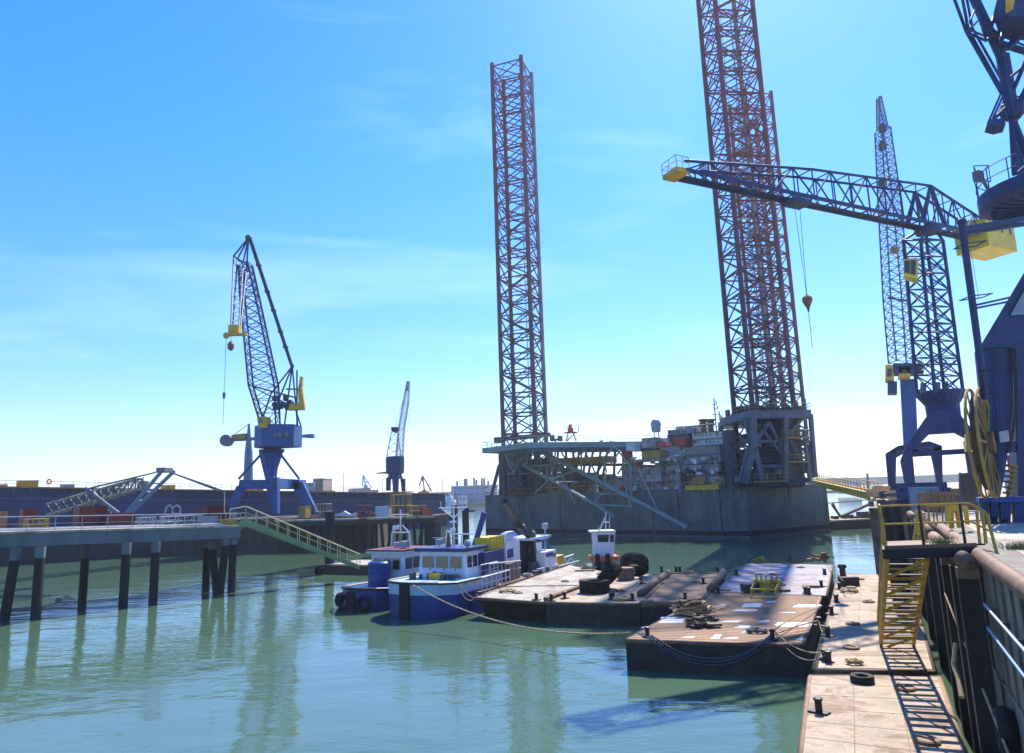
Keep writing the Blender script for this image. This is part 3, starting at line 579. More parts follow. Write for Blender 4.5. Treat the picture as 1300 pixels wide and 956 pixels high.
def pile(top, bot, r, mt='pile_dark', par=None, nm='pile'):
    m = M(); m.tube(bot, top, r, 12, r*.97); o = m.build(nm, mt, par)
    if r > .35: m = M(); m.tube(lerp(bot, top, .82+random.uniform(-.07, .08)), top-V((0, 0, .01)), r*1.03, 14); m.build('pile_head', 'concrete', o)
    return o
for (xt, xb, yb) in ((22, 4, 787), (52, 45, 787), (156, 156, 771), (194, 194, 766), (261, 261, 751), (268, 277, 753), (287, 278, 753.5), (294, 294, 752)):
    b = G(xb, yb, 0); zb_ = ZJt((V((b.x, b.y, 0))-FJ.a).dot(FJ.e))-TH; t = V((b.x, b.y, zb_)) 
    t2 = P(xt, 690, b.y) if abs(xt-xb) > 6 else t
    pile(V((t2.x, b.y, zb_)), V((b.x, b.y, -1)), .36, 'pile_dark', jt)
for k in range(4):
    pile(jw(jl-3-k*8.5, -7.5, -TH), FJ.w(jl-3-k*8.5, -7.5, -1), .36, 'pile_dark', jt) if k not in (0,) else None
m = M(); rail(m, [jw(0, -.15), jw(jl, -.15)], 1.15, 1.9, .035); m.build('railing', 'galv', jt)
m = M(); rail(m, [jw(jl, -.15), jw(jl, -4)], 1.15, 1.9, .035); m.build('railing', 'cream_rail', jt)
m = M(); 
for k in range(3): m.line([jw(t*1.0+2, -1.2-k*.5+.15*math.sin(t*.9+k), .1+k*.04) for t in range(0, int(jl)-2, 1)], .06, 5)
m.build('hose', 'galv', jt)
# goods on the jetty
def goods(name, label, cat, fr, x0, y0, x1, y1, off, dep, z0, mt, style='box', group=None):
    p0, p1 = fr.at(x0, y1, off), fr.at(x1, y1, off); c = (p0+p1)/2
    if z0 == 'jetty': z0 = ZJt((V((c.x, c.y, 0))-FJ.a).dot(FJ.e))-.01
    t = thing(name, label, cat, (c.x, c.y, z0), group)
    m = M(); q, zb, zt = fr.box(m, x0, y0, x1, y1, off, dep, z0)
    m = M(); ctr = sum(q, V())/4
    if style == 'box':
        m.prism(q, z0+.12, zt); m.build('body', mt, t)
        m = M(); h = zt-z0
        for a, b in zip(q, q[1:]+q[:1]):
            m.tube(a+V((0, 0, z0+.1)), a+V((0, 0, zt+.03)), .07, 4); m.tube(a+V((0, 0, zt)), b+V((0, 0, zt)), .06, 4); m.tube(a+V((0, 0, z0+.1)), b+V((0, 0, z0+.1)), .07, 4)
        m.build('frame', mt, t)
        m = M(); a, b = q[0], q[1]; n = max(3, int((b-a).length/.35))
        for i in range(n): p = lerp(a, b, (i+.5)/n)+fr.n*.03; m.box(p+V((0, 0, (z0+zt)/2)), (.12, .06, (zt-z0)*.8), math.atan2(fr.e.y, fr.e.x))
        m.build('side_rib', mt, t)
    elif style == 'cage':
        for a, b in zip(q, q[1:]+q[:1]):
            for z in (z0+.1, (z0+zt)/2, zt): m.tube(a+V((0, 0, z)), b+V((0, 0, z)), .05, 5)
            for i in range(5): p = lerp(a, b, i/4); m.tube(p+V((0, 0, z0)), p+V((0, 0, zt)), .045, 5)
        m.build('frame', mt, t)
        m = M()
        for k in range(6): p = lerp(lerp(q[0], q[1], random.uniform(.15, .85)), lerp(q[3], q[2], random.uniform(.15, .85)), random.uniform(.2, .8)); h = (zt-z0)*random.uniform(.3, .8); m.box(p+V((0, 0, z0+h/2)), (.5, .5, h), random.random())
        m.build('load', 'rig_dark', t)
    return t
goods('generator_unit', 'big dark red ribbed unit on the jetty left of the sheerlegs feet', 'generator', FJ, 100, 643, 134, 666, -7, 3, 'jetty', 'red')
goods('pump_skid', 'low bright red machine beside the big dark red unit', 'machine', FJ, 134, 652, 170, 664, -6, 3, 'jetty', 'red')
goods('red_container', 'small red container at the gangway end of the jetty', 'container', FJ, 263, 642, 289, 656, -8, 2.5, 'jetty', 'red')
goods('red_container', 'bright red open topped box far left on the jetty', 'container', FJ, 29, 647, 45, 662, -8, 2.5, 'jetty', 'red')
goods('rust_container', 'brown rusty container cut by the left edge of the photo', 'container', FJ, -8, 650, 8, 662, -8, 2.5, 'jetty', 'tarp_brown')
goods('yellow_cage', 'yellow tubular cage standing behind the jetty handrail', 'cage', FJ, 34, 659, 62, 671, -2, 2, 'jetty', 'yellow_dull', 'cage')
goods('yellow_skid', 'small yellow skid by the right end of the jetty', 'skid', FJ, 280, 660, 300, 666, -2.5, 2, 'jetty', 'yellow', 'box')
goods('pipe_rack', 'white pipes in a rack behind the jetty handrail', 'pipe rack', FJ, 210, 655, 257, 669, -2.5, 2, 'jetty', 'galv', 'cage')
goods('grey_cabinet', 'plain grey cabinet between pipe rack and yellow skid', 'cabinet', FJ, 259, 656, 276, 668, -3, 1.6, 'jetty', 'grey_paint')
goods('grey_cabinet', 'grey machine with rails right of the red machine', 'machine', FJ, 180, 657, 198, 668, -4, 2, 'jetty', 'grey_paint', 'cage')
m = M()
for a, b in ((209, 226), (217, 230)): pass
p = [FJ.at(x, y, -8) for x, y in ((209, 652), (212, 643), (215, 641), (219, 645), (224, 641), (229, 644), (229, 652), (219, 652), (219, 645))]
m.line(p, .06); tag(m.build('davit', 'galv'), 'thin M shaped pipe frame rising behind the pipe rack', 'frame')
# sheerlegs with cables on the dark barge behind
DS = 92
HB = 5.2
ka, kb = G(104, 712, 0), G(440, 689, 0); FK = Fr(ka, kb); ka = FK.w(-48, 0, 0)
db = thing('dark_barge', 'long black hulled barge moored behind the concrete jetty', 'barge', (ka+kb)/2)
kl = (kb-ka).length; bz = FK.at(375, 670).z
m = M(); q = [FK.w(-48, 0, 0), FK.w(FK.len, 0, 0), FK.w(FK.len, -11, 0), FK.w(-48, -11, 0)]
tq = [V((p.x, p.y, bz)) for p in q]; tq[1] += FK.e*2.2; tq[2] += FK.e*2.2
m.add([V((p.x, p.y, -.5)) for p in q]+tq, [(3, 2, 1, 0), (4, 5, 6, 7), (0, 1, 5, 4), (1, 2, 6, 5), (2, 3, 7, 6), (3, 0, 4, 7)]); m.build('hull', 'hull_black', db)
m = M(); m.prism([V((p.x, p.y, 0)) for p in (tq[0], tq[1], tq[2], tq[3])], bz+.01, bz+.12); m.build('deck', 'deck_grey', db)
m = M(); rail(m, [tq[1]-FK.e*10+V((0, 0, .1)), tq[1]-FK.e*.3+V((0, 0, .1)), tq[2]-FK.e*.3+V((0, 0, .1))], 1, 1.5, .04); m.build('railing', 'galv', db)
sx = thing('sheerlegs', 'grey sheerlegs with stay cables and a folded lattice boom behind the jetty', 'crane', P(180, 653, 72))
D_ = 74
ap = P(209, 597, D_)
m = M(); 
for x in (160, 165): m.tube(P(x, 652, D_+(x-160)*.3), ap+V(((x-162)*.12, (x-160)*.3, 0)), .2, 8)
for t in (.3, .5, .7): m.tube(lerp(P(160, 652, D_), ap, t), lerp(P(165, 652, D_+1.5), ap+V((0, 1.5, 0)), t), .1)
m.build('leg', 'crane_pale', sx)
m = M(); m.box(ap, (.9, 1.8, .5)); m.build('head', 'crane_grey', sx)
m = M()
for (x, y) in ((116, 619), (110, 621)): m.tube(ap, P(x, y, D_), .07)
for (x, y) in ((286, 624), (280, 624)): m.tube(ap, P(x, y, D_), .07)
m.build('stay_cable', 'crane_grey', sx)
m = M(); m.tube(P(108, 620, D_), P(150, 652, D_), .22, 8); m.tube(P(114, 620, D_+1), P(140, 652, D_+1), .2, 8); m.tube(P(118, 619, D_), P(118, 650, D_), .1); m.build('back_leg', 'crane_grey', sx)
m1, m2 = M(), M(); a, b = P(58, 654, D_+3), P(172, 621, D_+3); z = V((0, 0, .75)); y = V((0, 1.4, 0))
lattice(m1, m2, [a, a+y, a+y+z*1.6, a+z*1.6], [b, b+y, b+y+z*1.6, b+z*1.6], 12, .1, .06); bo = m2.build('boom', 'crane_grey', sx); m1.build('boom_chord', 'concrete_pale', bo)
m = M(); p = P(285, 651, D_); m.tube(p, P(285, 624, D_), .06); m.build('post', 'galv', sx)
# gangway to the pontoon
p1 = G(457, 722, 1.3); YG = jb.y
gg = thing('jetty_gangway', 'pale green gangway with cream handrails sloping from jetty to floating pontoon', 'gangway', p1)
top = P(312, 668, YG+.5); top2 = P(290, 676, YG)
dd = (p1-top); hn = V((dd.y, -dd.x, 0)).normalized()
if hn.dot(EYE-p1) < 0: hn = -hn
for s_ in (0, -1.5):
    m = M(); o = hn*s_
    poly = [top2+o+V((0, 0, -.45)), top+o+V((0, 0, -.05)), p1+o+V((0, 0, -.1)), p1+o+V((0, 0, .35)), top+o+V((0, 0, .75)), top2+o+V((0, 0, .1))]
    m.slab(poly, hn*-.08); m.build('side_girder', 'gangway_green', gg)
m = M(); m.slab([top, p1, p1-hn*1.5, top-hn*1.5], (0, 0, .08)); m.slab([P(292, 668, YG), top, top-hn*1.5, P(292, 668, YG)-hn*1.5], (0, 0, .1)); m.build('walkway', 'gangway_green', gg)
m = M()
for s_ in (.02, -1.5): rail(m, [P(292, 666, YG)+hn*s_+V((0, 0, .3)), top+hn*s_+V((0, 0, .75)), p1+hn*s_+V((0, 0, .3))], 1.15, 1.1, .04)
m.build('railing', 'cream_rail', gg)
pn = G(412, 731, 0); pf = G(470, 731, 0)
pt = thing('landing_pontoon', 'small dark pontoon under the foot of the green gangway', 'pontoon', (pn+pf)/2)
m = M(); m.prism([V((p.x, p.y, 0)) for p in (G(404, 728, .0), G(470, 730, 0), G(470, 730, 0)+V((1, 6, 0)), G(404, 728, 0)+V((1, 6, 0)))], -.5, .95); m.build('float', 'barge_side', pt)
m = M(); m.prism([V((p.x, p.y, 0)) for p in (G(408, 728, .0)+V((0, .3, 0)), G(468, 730, 0)+V((0, .3, 0)), G(468, 730, 0)+V((1, 5.6, 0)), G(408, 728, 0)+V((1, 5.6, 0)))], .9, 1.05); m.build('deck', 'deck_grey', pt)
m = M(); 
for x in (404, 407): m.torus(G(x, 724, .5), .35, .16, (1, -1, 0))
m.build('tyre_fender', 'rubber', pt)
def gp(x, yt, yb, w_, label, mt='pile_brown', flange=False):
    b = G(x, yb, 0); t = thing('guide_pile', label, 'mooring pile', b)
    zt = P(x, yt, b.y).z; r = w_/2/870*b.y; m = M(); m.tube(V((b.x, b.y, -1)), V((b.x, b.y, zt)), r, 16); m.build('shaft', mt, t, False)
    m = M(); m.lathe((b.x, b.y, zt-.02), [(r*1.04, 0), (r*1.04, .25), (r*.6, .32)], 16); m.build('cap', mt, t)
    if flange: m = M(); m.box((b.x+r*.8, b.y, zt-.15), (1.5, .5, .2)); m.build('arm', mt, t)
gp(418, 653, 727, 11.5, 'dark steel pile through the landing pontoon', 'pile_dark')
gp(578.5, 644, 726, 7.5, 'dark brown pile, left of the pair behind the blue tug')
gp(592.5, 647, 728, 8.5, 'dark brown pile with a short arm on top, right of the pair', flange=True)
# blue floating dock
fa = P(0, 619.5, 130); fb = G(566, 668, 0); zL, zR = fa.z, P(560, 628, fb.y).z; print('dock', zL, zR, fb)
FD = Fr(fa, fb); FL0 = 30.0
def ZD(t): return zL + (zR-zL)*t/FD.len            # the floating dock lies trimmed: its left end rides higher
def dzp(p): return ZD((V((p.x, p.y, 0))-FD.a).dot(FD.e))
def DW(t, off, dz): return FD.w(t, off, ZD(t)+dz)
dk = thing('floating_dock', 'very long dark blue floating dock wall across the left background', 'floating dock', FD.w(FD.len/2, 0, 0))
def long_(m, t0, t1, o0, o1, d0, d1, zb=None):
    vs = []
    for t in (t0, t1):
        for o, dz in ((o0, d0), (o1, d0), (o1, d1), (o0, d1)): vs.append(FD.w(t, o, (ZD(t)+dz) if not (zb is not None and dz == d0) else zb))
    m.add(vs, [(3, 2, 1, 0), (4, 5, 6, 7), (0, 1, 5, 4), (1, 2, 6, 5), (2, 3, 7, 6), (3, 0, 4, 7)])
m = M(); long_(m, -FL0, FD.len, 0, -5, -9, 0, -1); m.build('side_wall', 'dock_blue', dk)
m = M(); long_(m, -FL0, FD.len+.3, .9, -5.3, .005, .3); m.build('top_walkway', 'tarp_brown', dk)
m = M(); long_(m, -FL0, FD.len, .2, .01, -2.0, -1.88); m.build('rubbing_band', 'crane_grey', dk)
for k in range(44):
    m = M(); t = -20+(FD.len+20)*k/44; m.box(DW(t, .3, -.42), (.35, .6, .8), math.atan2(FD.e.y, FD.e.x)); m.build('bracket', 'rig_dark', dk)
m = M(); rail(m, [DW(-FL0, .7, .3), DW(FD.len, .7, .3)], 1.1, 2.2, .035); m.build('railing', 'tarp_brown', dk)
m = M(); m.prism([FD.w(FD.len, .5, 0), FD.w(FD.len+3.5, .5, 0), FD.w(FD.len+3.5, -5, 0), FD.w(FD.len, -5, 0)], -1, 2.2); m.build('pontoon_end', 'crane_grey', dk)
for (x0, y0, x1, y1, mt, lb, cat) in ((22, 610, 48, 619, 'yellow', 'yellow generator box with a rail on top, left on the blue dock', 'generator'), (-6, 615, 9, 620, 'yellow', 'low yellow box at the far left end of the blue dock', 'box'), (78, 615, 94, 621, 'grey_paint', 'low grey cabinet on top of the blue dock', 'cabinet'), (207, 616, 222, 624, 'yellow', 'yellow winch house on the dock right of the sheerlegs', 'winch house'),
        (173, 612, 189, 623, 'crane_grey', 'grey round control cabin on the dock behind the sheerlegs leg', 'cabin'), (304, 621, 318, 626, 'yellow', 'yellow box on the dock seen under the left arm of the crane portal', 'box'), (322, 621, 334, 626.5, 'yellow', 'yellow box on the dock beside the centre leg of the crane portal', 'box'), (414, 623, 425, 628, 'yellow_clean', 'small bright yellow box on the dock right of the flat roofed building', 'box'),
        (447, 620, 470, 628, 'far_white', 'white deck cabin on the dock below the small far crane', 'cabin'), (536, 624, 544, 629, 'yellow_clean', 'yellow winch below the thin distant crane', 'winch'), (486, 624.5, 524, 629, 'rig_dark', 'dark base block on the dock under the navy tower crane', 'base'), (470, 622, 480, 628, 'far_white', 'narrow pale hut on the dock next to the white deck cabin', 'hut')):
    p = FD.at((x0+x1)/2, y1, -1); z0 = dzp(p)+.25
    if x0 == 173:
        p.z = z0; t = thing('control_cabin', lb, cat, p); m = M(); m.lathe(p, [(.9, 0), (1.1, .5), (1.15, 1.6), (1.0, 1.7), (.3, 1.8)], 14); m.build('shell', mt, t); m = M(); m.tube(p+V((0, 0, 1.8)), p+V((0, 0, 2.6)), .08); m.build('mast', mt, t)
    else: goods('dock_box' if cat == 'box' else cat.replace(' ', '_'), lb, cat, FD, x0, y0, x1, y1, -.5, 2, z0, mt)
p = FD.at(62, 619, 0); p.z = dzp(p)+.3; ls = thing('life_ring_stand', 'round red and white disc on a post on the dock', 'life ring', p); m = M(); m.tube(p, p+V((0, 0, .8)), .06); m.build('post', 'white', ls)
m = M(); m.torus(p+V((0, 0, 1.1)), .4, .14, (0, 1, 0)); m.build('life_ring', 'orange', ls)
for x, h, lb in ((436, 4.6, 'thin lamp post on the blue dock left of the white deck cabin'), (486, 3.4, 'thin lamp post on the blue dock close left of the navy crane'), (545, 2.7, 'short thin post on the dock right of the yellow winch'), (555, 3.6, 'thin post near the right end of the dock, left of the tallest one'), (562, 4.2, 'tallest thin post at the very right end of the blue dock')):
    p = FD.at(x, 628, -.4); p.z = dzp(p)+.3; m = M(); m.tube(p, p+V((0, 0, h)), .07); m.box(p+V((.1, 0, h)), (.4, .2, .12)); tag(m.build('lamp_post', 'wire'), lb, 'lamp post', 'thin posts on the floating dock')
# dark timber wharf with pipe, right of the green gangway
wz = P(500, 656, 118).z
wa, wb = P(350, 656, 118), G(550, 655.5, wz); wa.z = wz
FW_ = Fr(wa, wb)
wh = thing('timber_wharf', 'low dark wharf on closely set timber piles with a pale pipe along its edge', 'wharf', ((wa.x+wb.x)/2, (wa.y+wb.y)/2, 0))
m = M(); m.prism([FW_.w(-3, 0, 0), FW_.w(FW_.len, 0, 0), FW_.w(FW_.len, -14, 0), FW_.w(-3, -14, 0)], wz-1.0, wz); m.build('deck', 'pile_brown', wh)
for k in range(20):
    t = FW_.len*(k+.5)/20; pile(FW_.w(t, -.3, wz-1), FW_.w(t+random.uniform(-.5, .5), -.3, -1), .26, 'pile_dark', wh); 
    if k % 2: pile(FW_.w(t, -5, wz-1), FW_.w(t+random.uniform(-1.5, 1.5), -5, -1), .22, 'pile_dark', wh)
m = M(); m.prism([FW_.w(FW_.len-1.5, .1, 0), FW_.w(FW_.len+.3, .1, 0), FW_.w(FW_.len+.3, -3, 0), FW_.w(FW_.len-1.5, -3, 0)], .5, wz-1); m.build('end_fender', 'pile_dark', wh)
for a, b in ((0, 9), (10.5, 15), (16.5, 22.5), (23.2, FW_.len)):
    m = M(); m.tube(FW_.w(a, .25, wz-.1), FW_.w(b, .25, wz-.1), .2, 10); m.build('fender_pipe', 'concrete_pale', wh, True)
for (x0, y0, x1, y1, mt, st, nm, lb, cat) in ((495, 628, 517, 653, 'yellow', 'cage', 'scaffold_tower', 'yellow scaffold tower standing on the timber wharf', 'scaffold'), (477, 643, 492, 652, 'far_white', 'box', 'white_container', 'small white container left of the yellow scaffold tower', 'container'),
        (452, 642, 466, 652, 'red', 'cage', 'brown_machine', 'dark red machine frame on the wharf', 'machine'), (520, 642, 536, 653, 'yellow', 'cage', 'low_cage', 'low yellow frame with an orange float right of the scaffold tower', 'frame'), (536, 646, 544, 653, 'orange', 'box', 'orange_box', 'small orange box at the end of the wharf', 'box'), (399, 640, 414, 652, 'concrete_pale', 'cage', 'bent_pipe_rack', 'pale rack of bent pipes left of the big dark pile', 'rack'), (380, 643, 387, 652, 'yellow_dull', 'box', 'yellow_bin', 'narrow dark yellow bin by the right foot of the blue crane', 'bin')):
    goods(nm, lb, cat, FW_, x0, y0, x1, y1, -3, 2.2, wz, mt, st)
m = M()
for k in range(9): c = FW_.at(432+k*2, 648, -3.5); c.z = wz+.3+random.uniform(0, .6); m.box(c, (1.6, .8, .25), random.uniform(-1, 1)*.6, Matrix.Rotation(random.uniform(-.5, .5), 3, 'Y'))
tag(m.build('white_sacks', 'far_white'), 'heap of white sheets piled on the timber wharf', 'heap')
m = M()
for k in range(22): c = FW_.at(random.uniform(385, 475), 650, random.uniform(-8, -4)); c.z = wz+.25; m.box(c, (random.uniform(.6, 3), random.uniform(.3, 1), random.uniform(.3, .9)), random.random())
kind(m.build('wharf_clutter', 'tarp_brown'), 'stuff')
# quay_ground strip behind the wharf carrying the big blue crane
# ---------------------------------------------------------------- big blue level-luffing crane
DC = 128
def PC(x, y, dy=0): return P(x, y, DC+dy)
base = PC(348, 656); zbs = base.z
m = M(); m.prism([V((base.x-32, DC-9, 0)), V((base.x+19, DC-9, 0)), V((base.x+19, DC+12, 0)), V((base.x-32, DC+12, 0))], -1, zbs-.15); kind(m.build('wharf_ground', 'pile_brown'), 'structure')
cr = thing('luffing_crane', 'big blue level luffing crane with a bent lattice jib and drooping fly jib', 'crane', (base.x, DC, zbs))
def pleg(pts, th, mt, par, nm='leg', dy=0):
    m = M(); m.slab([P(x, y, DC+dy) for x, y in pts], (0, th, 0)); return m.build(nm, mt, par)
pleg([(300, 617), (311, 617), (308, 624), (292, 656), (284, 656)], 1.2, 'crane_blue', cr, dy=0)
pleg([(384, 612), (373, 612), (373, 624), (394, 650), (402, 650)], 1.2, 'crane_blue', cr, dy=0)
pleg([(343, 606), (352, 606), (352, 652), (346, 652)], 1.4, 'crane_blue', cr, dy=-8)
pleg([(338, 610), (345, 610), (345, 640), (339, 640)], 1.4, 'crane_blue', cr, dy=9)
m = M(); m.slab([PC(304, 609), PC(380, 609), PC(381, 621), PC(302, 621)], (0, 1.8, 0)); m.build('portal_beam', 'crane_blue', cr); m = M()
m.slab([P(345, 607, DC-8), P(351, 607, DC-8), P(352, 620, DC-8), P(344, 620, DC-8)], (0, 17, 0)); m.build('portal_beam', 'crane_blue', cr)
m = M(); 
for x0, x1 in ((280, 296), (390, 405)): m = M(); m.slab([PC(x0, 650), PC(x1, 650), PC(x1, 657), PC(x0, 657)], (0, 2, 0)); m.build('bogie', 'crane_navy', cr)
m = M(); a = PC(344, 612, .5); t_ = PC(345, 574, .5); m.lathe(a, [(1.0, 0), (1.15, (t_.z-a.z)*.45), (1.9, (t_.z-a.z)*.9), (2.0, t_.z-a.z)], 16); m.build('pillar', 'crane_blue', cr)
m = M()
for x0, x1, dy in ((334, 303, 0), (354, 380, 0), (335, 343, -7), (356, 345, 8), (330, 338, 8), (351, 347, -7)): m.tube(PC(x0, 574), P(x1, 608, DC+dy), .22, 8)
m.build('strut', 'crane_blue', cr)
m = M(); t_.z = PC(344, 573).z; m.lathe(t_, [(2.0, -.3), (2.3, 0), (2.3, .35), (1.4, .5), (1.4, .9)], 20); m.build('slew_ring', 'crane_navy', cr)
m = M(); m.prism([V((PC(325, 567).x, DC-1, 0)), V((PC(343, 567).x, DC-4.5, 0)), V((PC(378, 567).x, DC-2.5, 0)), V((PC(378, 567).x, DC+2.5, 0)), V((PC(343, 567).x, DC+4, 0)), V((PC(325, 567).x, DC+2, 0))], PC(350, 568).z, PC(350, 541).z); mh = m.build('machinery_house', 'crane_blue', cr)
m = M(); 
for x in (329, 348, 356, 364): c = P(x, 552, DC-3.6 if x > 345 else DC-2.6); m.box(c, (.7, .3, .6))
m.build('window', 'glass', mh)
m = M(); m.slab([P(x, y, DC-4.6) for x, y in ((326, 529), (339, 529), (339, 543), (328, 543))], (0, 2, 0)); cb = m.build('cab', 'yellow', cr)
m = M(); m.slab([P(x, y, DC-4.68) for x, y in ((328, 531), (333, 531), (333, 537), (328, 537))], (0, .05, 0)); m.build('window', 'glass', cb)
def boomlat(pairs, wd, n, rc, rb, mt, par, nm='boom', dy0=0, dy1=0):
    'pairs: left/right pixel edges at successive stations; wd = depth'
    m1, m2 = M(), M(); k = len(pairs)-1
    for i in range(k):
        f0, f1 = i/k, (i+1)/k; D0, D1 = dy0*(1-f0)+dy1*f0, dy0*(1-f1)+dy1*f1; h = V((0, wd/2, 0))
        (ax, ay, bx, by), (cx_, cy_, dx, dy) = pairs[i], pairs[i+1]
        B_ = [P(ax, ay, DC+D0)-h, P(bx, by, DC+D0)-h, P(bx, by, DC+D0)+h, P(ax, ay, DC+D0)+h]; T_ = [P(cx_, cy_, DC+D1)-h, P(dx, dy, DC+D1)-h, P(dx, dy, DC+D1)+h, P(cx_, cy_, DC+D1)+h]
        lattice(m1, m2, B_, T_, n[i], rc, rb)
    bb = m2.build(nm, mt, par); m1.build('boom_chord', mt, bb); return bb
boomlat([(334, 541, 353, 541), (318.5, 490, 351, 490), (307.5, 374, 326, 374), (306, 340, 317, 334)], 2.4, (3, 9, 4), .16, .07, 'crane_navy', cr, 'main_jib', 0, -14)
m1, m2 = M(), M(); apx = P(315.5, 302, DC-14); hd_ = P(311, 335, DC-14); lf = P(299, 327, DC-15); tip = P(294, 421, DC-26); h = V((0, .8, 0))
for s_ in (-1, 1): m1.tube(apx, hd_+h*s_, .15); m1.tube(apx, lf+h*s_, .15); m1.tube(lf+h*s_, tip+h*s_*.4, .14); m1.tube(hd_+h*s_, tip+h*s_*.4+V((1.2, 0, 0)), .14); m1.tube(lf+h*s_, hd_+h*s_, .13)
m1.tube(lf-h, lf+h, .12); m1.tube(hd_-h, hd_+h, .12)
for k in range(9):
    a, b = lerp(lf, tip, k/9), lerp(hd_, tip+V((1.2, 0, 0)), (k+.5)/9); m2.tube(a, b, .06, 4); m2.tube(b, lerp(lf, tip, (k+1)/9), .06, 4); m2.tube(a-h*(1-k/9), a+h*(1-k/9), .05, 4)
fj = m1.build('fly_jib', 'crane_navy', cr); m2.build('bracing', 'crane_navy', fj)
m = M(); m.box(tip+V((.5, 0, .3)), (1.6, 1.2, 1.2)); m.box(tip+V((.9, 0, -.5)), (3, .9, .3)); m.ball(tip+V((-.8, 0, -.6)), .5, 10); m.build('jib_head', 'yellow', fj)
m = M(); m.tube(P(317, 302, DC-14), P(370, 463, DC+2), .33, 10); 
for t in (.2, .4, .55, .72, .85): c = lerp(P(317, 302, DC-14), P(370, 463, DC+2), t); m.box(c, (.8, .8, .35))
m.build('tie_bar', 'crane_navy', cr)
m = M(); m.ball(apx, .6, 10); m.build('head_sheave', 'crane_navy', cr)
afr = [(371, 465, 361, 541), (371, 465, 378, 541), (371, 465, 344, 500), (344, 500, 330, 541), (371, 465, 353, 510), (353, 510, 356, 541), (376, 505, 320, 490), (363, 494, 378, 494), (372, 510, 382, 541), (350, 505, 375, 520), (377, 470, 377, 541), (345, 520, 372, 512)]
m = M()
for (x0, y0, x1, y1) in afr:
    for dy in (-1.5, 1.5): m.tube(P(x0, y0, DC+dy*.5), P(x1, y1, DC+dy), .15, 6)
m.tube(PC(371, 465, -1.4), PC(371, 465, 1.4), .4); m.build('a_frame', 'crane_navy', cr)
m = M()
for k in range(10): c = PC(random.uniform(349, 372), random.uniform(505, 518), random.uniform(-1, 1)); m.box(c, (random.uniform(.5, 1.6), 1, random.uniform(.5, 1.3)))
m.build('winch', 'crane_navy', cr)
for dy in (-1.6, 1.2): m = M(); m.slab([PC(x, y, dy) for x, y in ((381, 478), (384, 478), (383, 492), (387, 520), (366, 521), (367, 513), (379, 511), (378, 495))], (0, .9, 0)); m.build('counterweight_arm', 'yellow', cr)
m = M(); hk = P(293, 438, DC-26); m.lathe(hk+V((0, 0, -.9)), [(.1, 0), (.45, .3), (.5, 1), (.15, 1.5)], 10); m.build('hook_block', 'rust_tube', cr)
m = M(); m.tube(tip, hk, .03); m.tube(tip+V((-.8, 0, -.6)), P(283, 540, DC-26), .035); m.box(P(284.5, 502, DC-26), (.3, .3, .9)); m.build('hoist_rope', 'wire', cr)
# grey mobile-boom crane behind it
c2_ = thing('dock_crane', 'grey column crane with a horizontal yellow boxed boom behind the big blue crane', 'crane', PC(316, 620, 14))
m = M(); q0, q1 = P(315, 619, DC+14), P(316, 553, DC+14); m.tube(q0, lerp(q0, q1, .7), 1.0, 12, .8); m.tube(lerp(q0, q1, .7), P(316, 538, DC+14), .75, 12, .2); m.lathe(q0, [(2.0, 0), (1.1, 1.6)], 12); m.build('column', 'crane_pale', c2_)
m = M(); m.tube(P(284, 559, DC+14), P(398, 553, DC+14), .38, 8); m.slab([P(x, y, DC+13.5) for x, y in ((390, 551), (398, 551), (398, 556), (390, 556))], (0, 1, 0)); m.build('boom', 'crane_pale', c2_)
m = M(); m.lathe(P(286, 559, DC+13), [(1.2, 0), (1.2, 1.6)], 14, (0, 1, 0)); m.build('sheave_drum', 'crane_grey', c2_)
m = M(); m.slab([P(x, y, DC+13) for x, y in ((294, 552), (311, 550), (311, 557), (294, 558))], (0, 2, 0)); m.build('winch_box', 'yellow_dull', c2_)
m = M(); m.tube(P(316, 538, DC+14), P(292, 556, DC+14), .08); m.tube(P(313, 553, DC+14), P(317, 600, DC+12), .05); m.build('stay', 'crane_grey', c2_)
# building, factory and far cranes
def bld(nm, lb, Y, boxes, mt, cat='building'):
    p = P((boxes[0][0]+boxes[0][2])/2, boxes[0][3], Y); t = thing(nm, lb, cat, p); fr = Fr((0, Y), (1, Y))
    for i, (x0, y0, x1, y1, dy, m_) in enumerate(boxes):
        m = M(); fr.box(m, x0, y0, x1, y1, -dy, Y*.05); w_ = m.build('wall', m_, t)
        nx = max(2, int((x1-x0)/7)); ny = max(1, int((y1-y0)/6)); m = M()
        for a in range(nx):
            for b in range(ny): X0 = x0+(x1-x0)*(a+.2)/nx; Y0 = y0+(y1-y0)*(b+.25)/ny; fr.box(m, X0, Y0, X0+(x1-x0)*.7/nx, Y0+(y1-y0)*.3/ny, -dy+.1, .12)
        m.build('window', 'crane_grey', w_)
        m = M(); fr.box(m, x0-.5, y0-.7, x1+.5, y0, -dy+.3, Y*.05+.3); m.build('roof', 'far_white', w_)
    return t
bld('office_block', 'flat roofed grey building with a taller right block behind the dock', 240, [(383, 613.5, 398, 628, 0, 'grey_paint'), (397, 608, 410, 628, 3, 'brick_far')], 'x')
fc = bld('factory', 'long pale blue factory with chimneys on the far shore', 560, [(573, 617, 616, 640, 0, 'far_blue'), (612, 616, 632, 645, 6, 'far_white'), (582, 630, 592, 646, -14, 'far_white'), (566, 626, 575, 640, -6, 'far_white')], 'x')
for x, h in ((580.5, 12), (590, 16), (592.5, 16), (602, 18), (605, 14), (612, 17), (615, 17), (620, 12)):
    m = M(); a = P(x, 619, 575); m.tube(a, a+V((0, 0, h*.45)), .9, 10); m.build('chimney', 'crane_grey', fc)
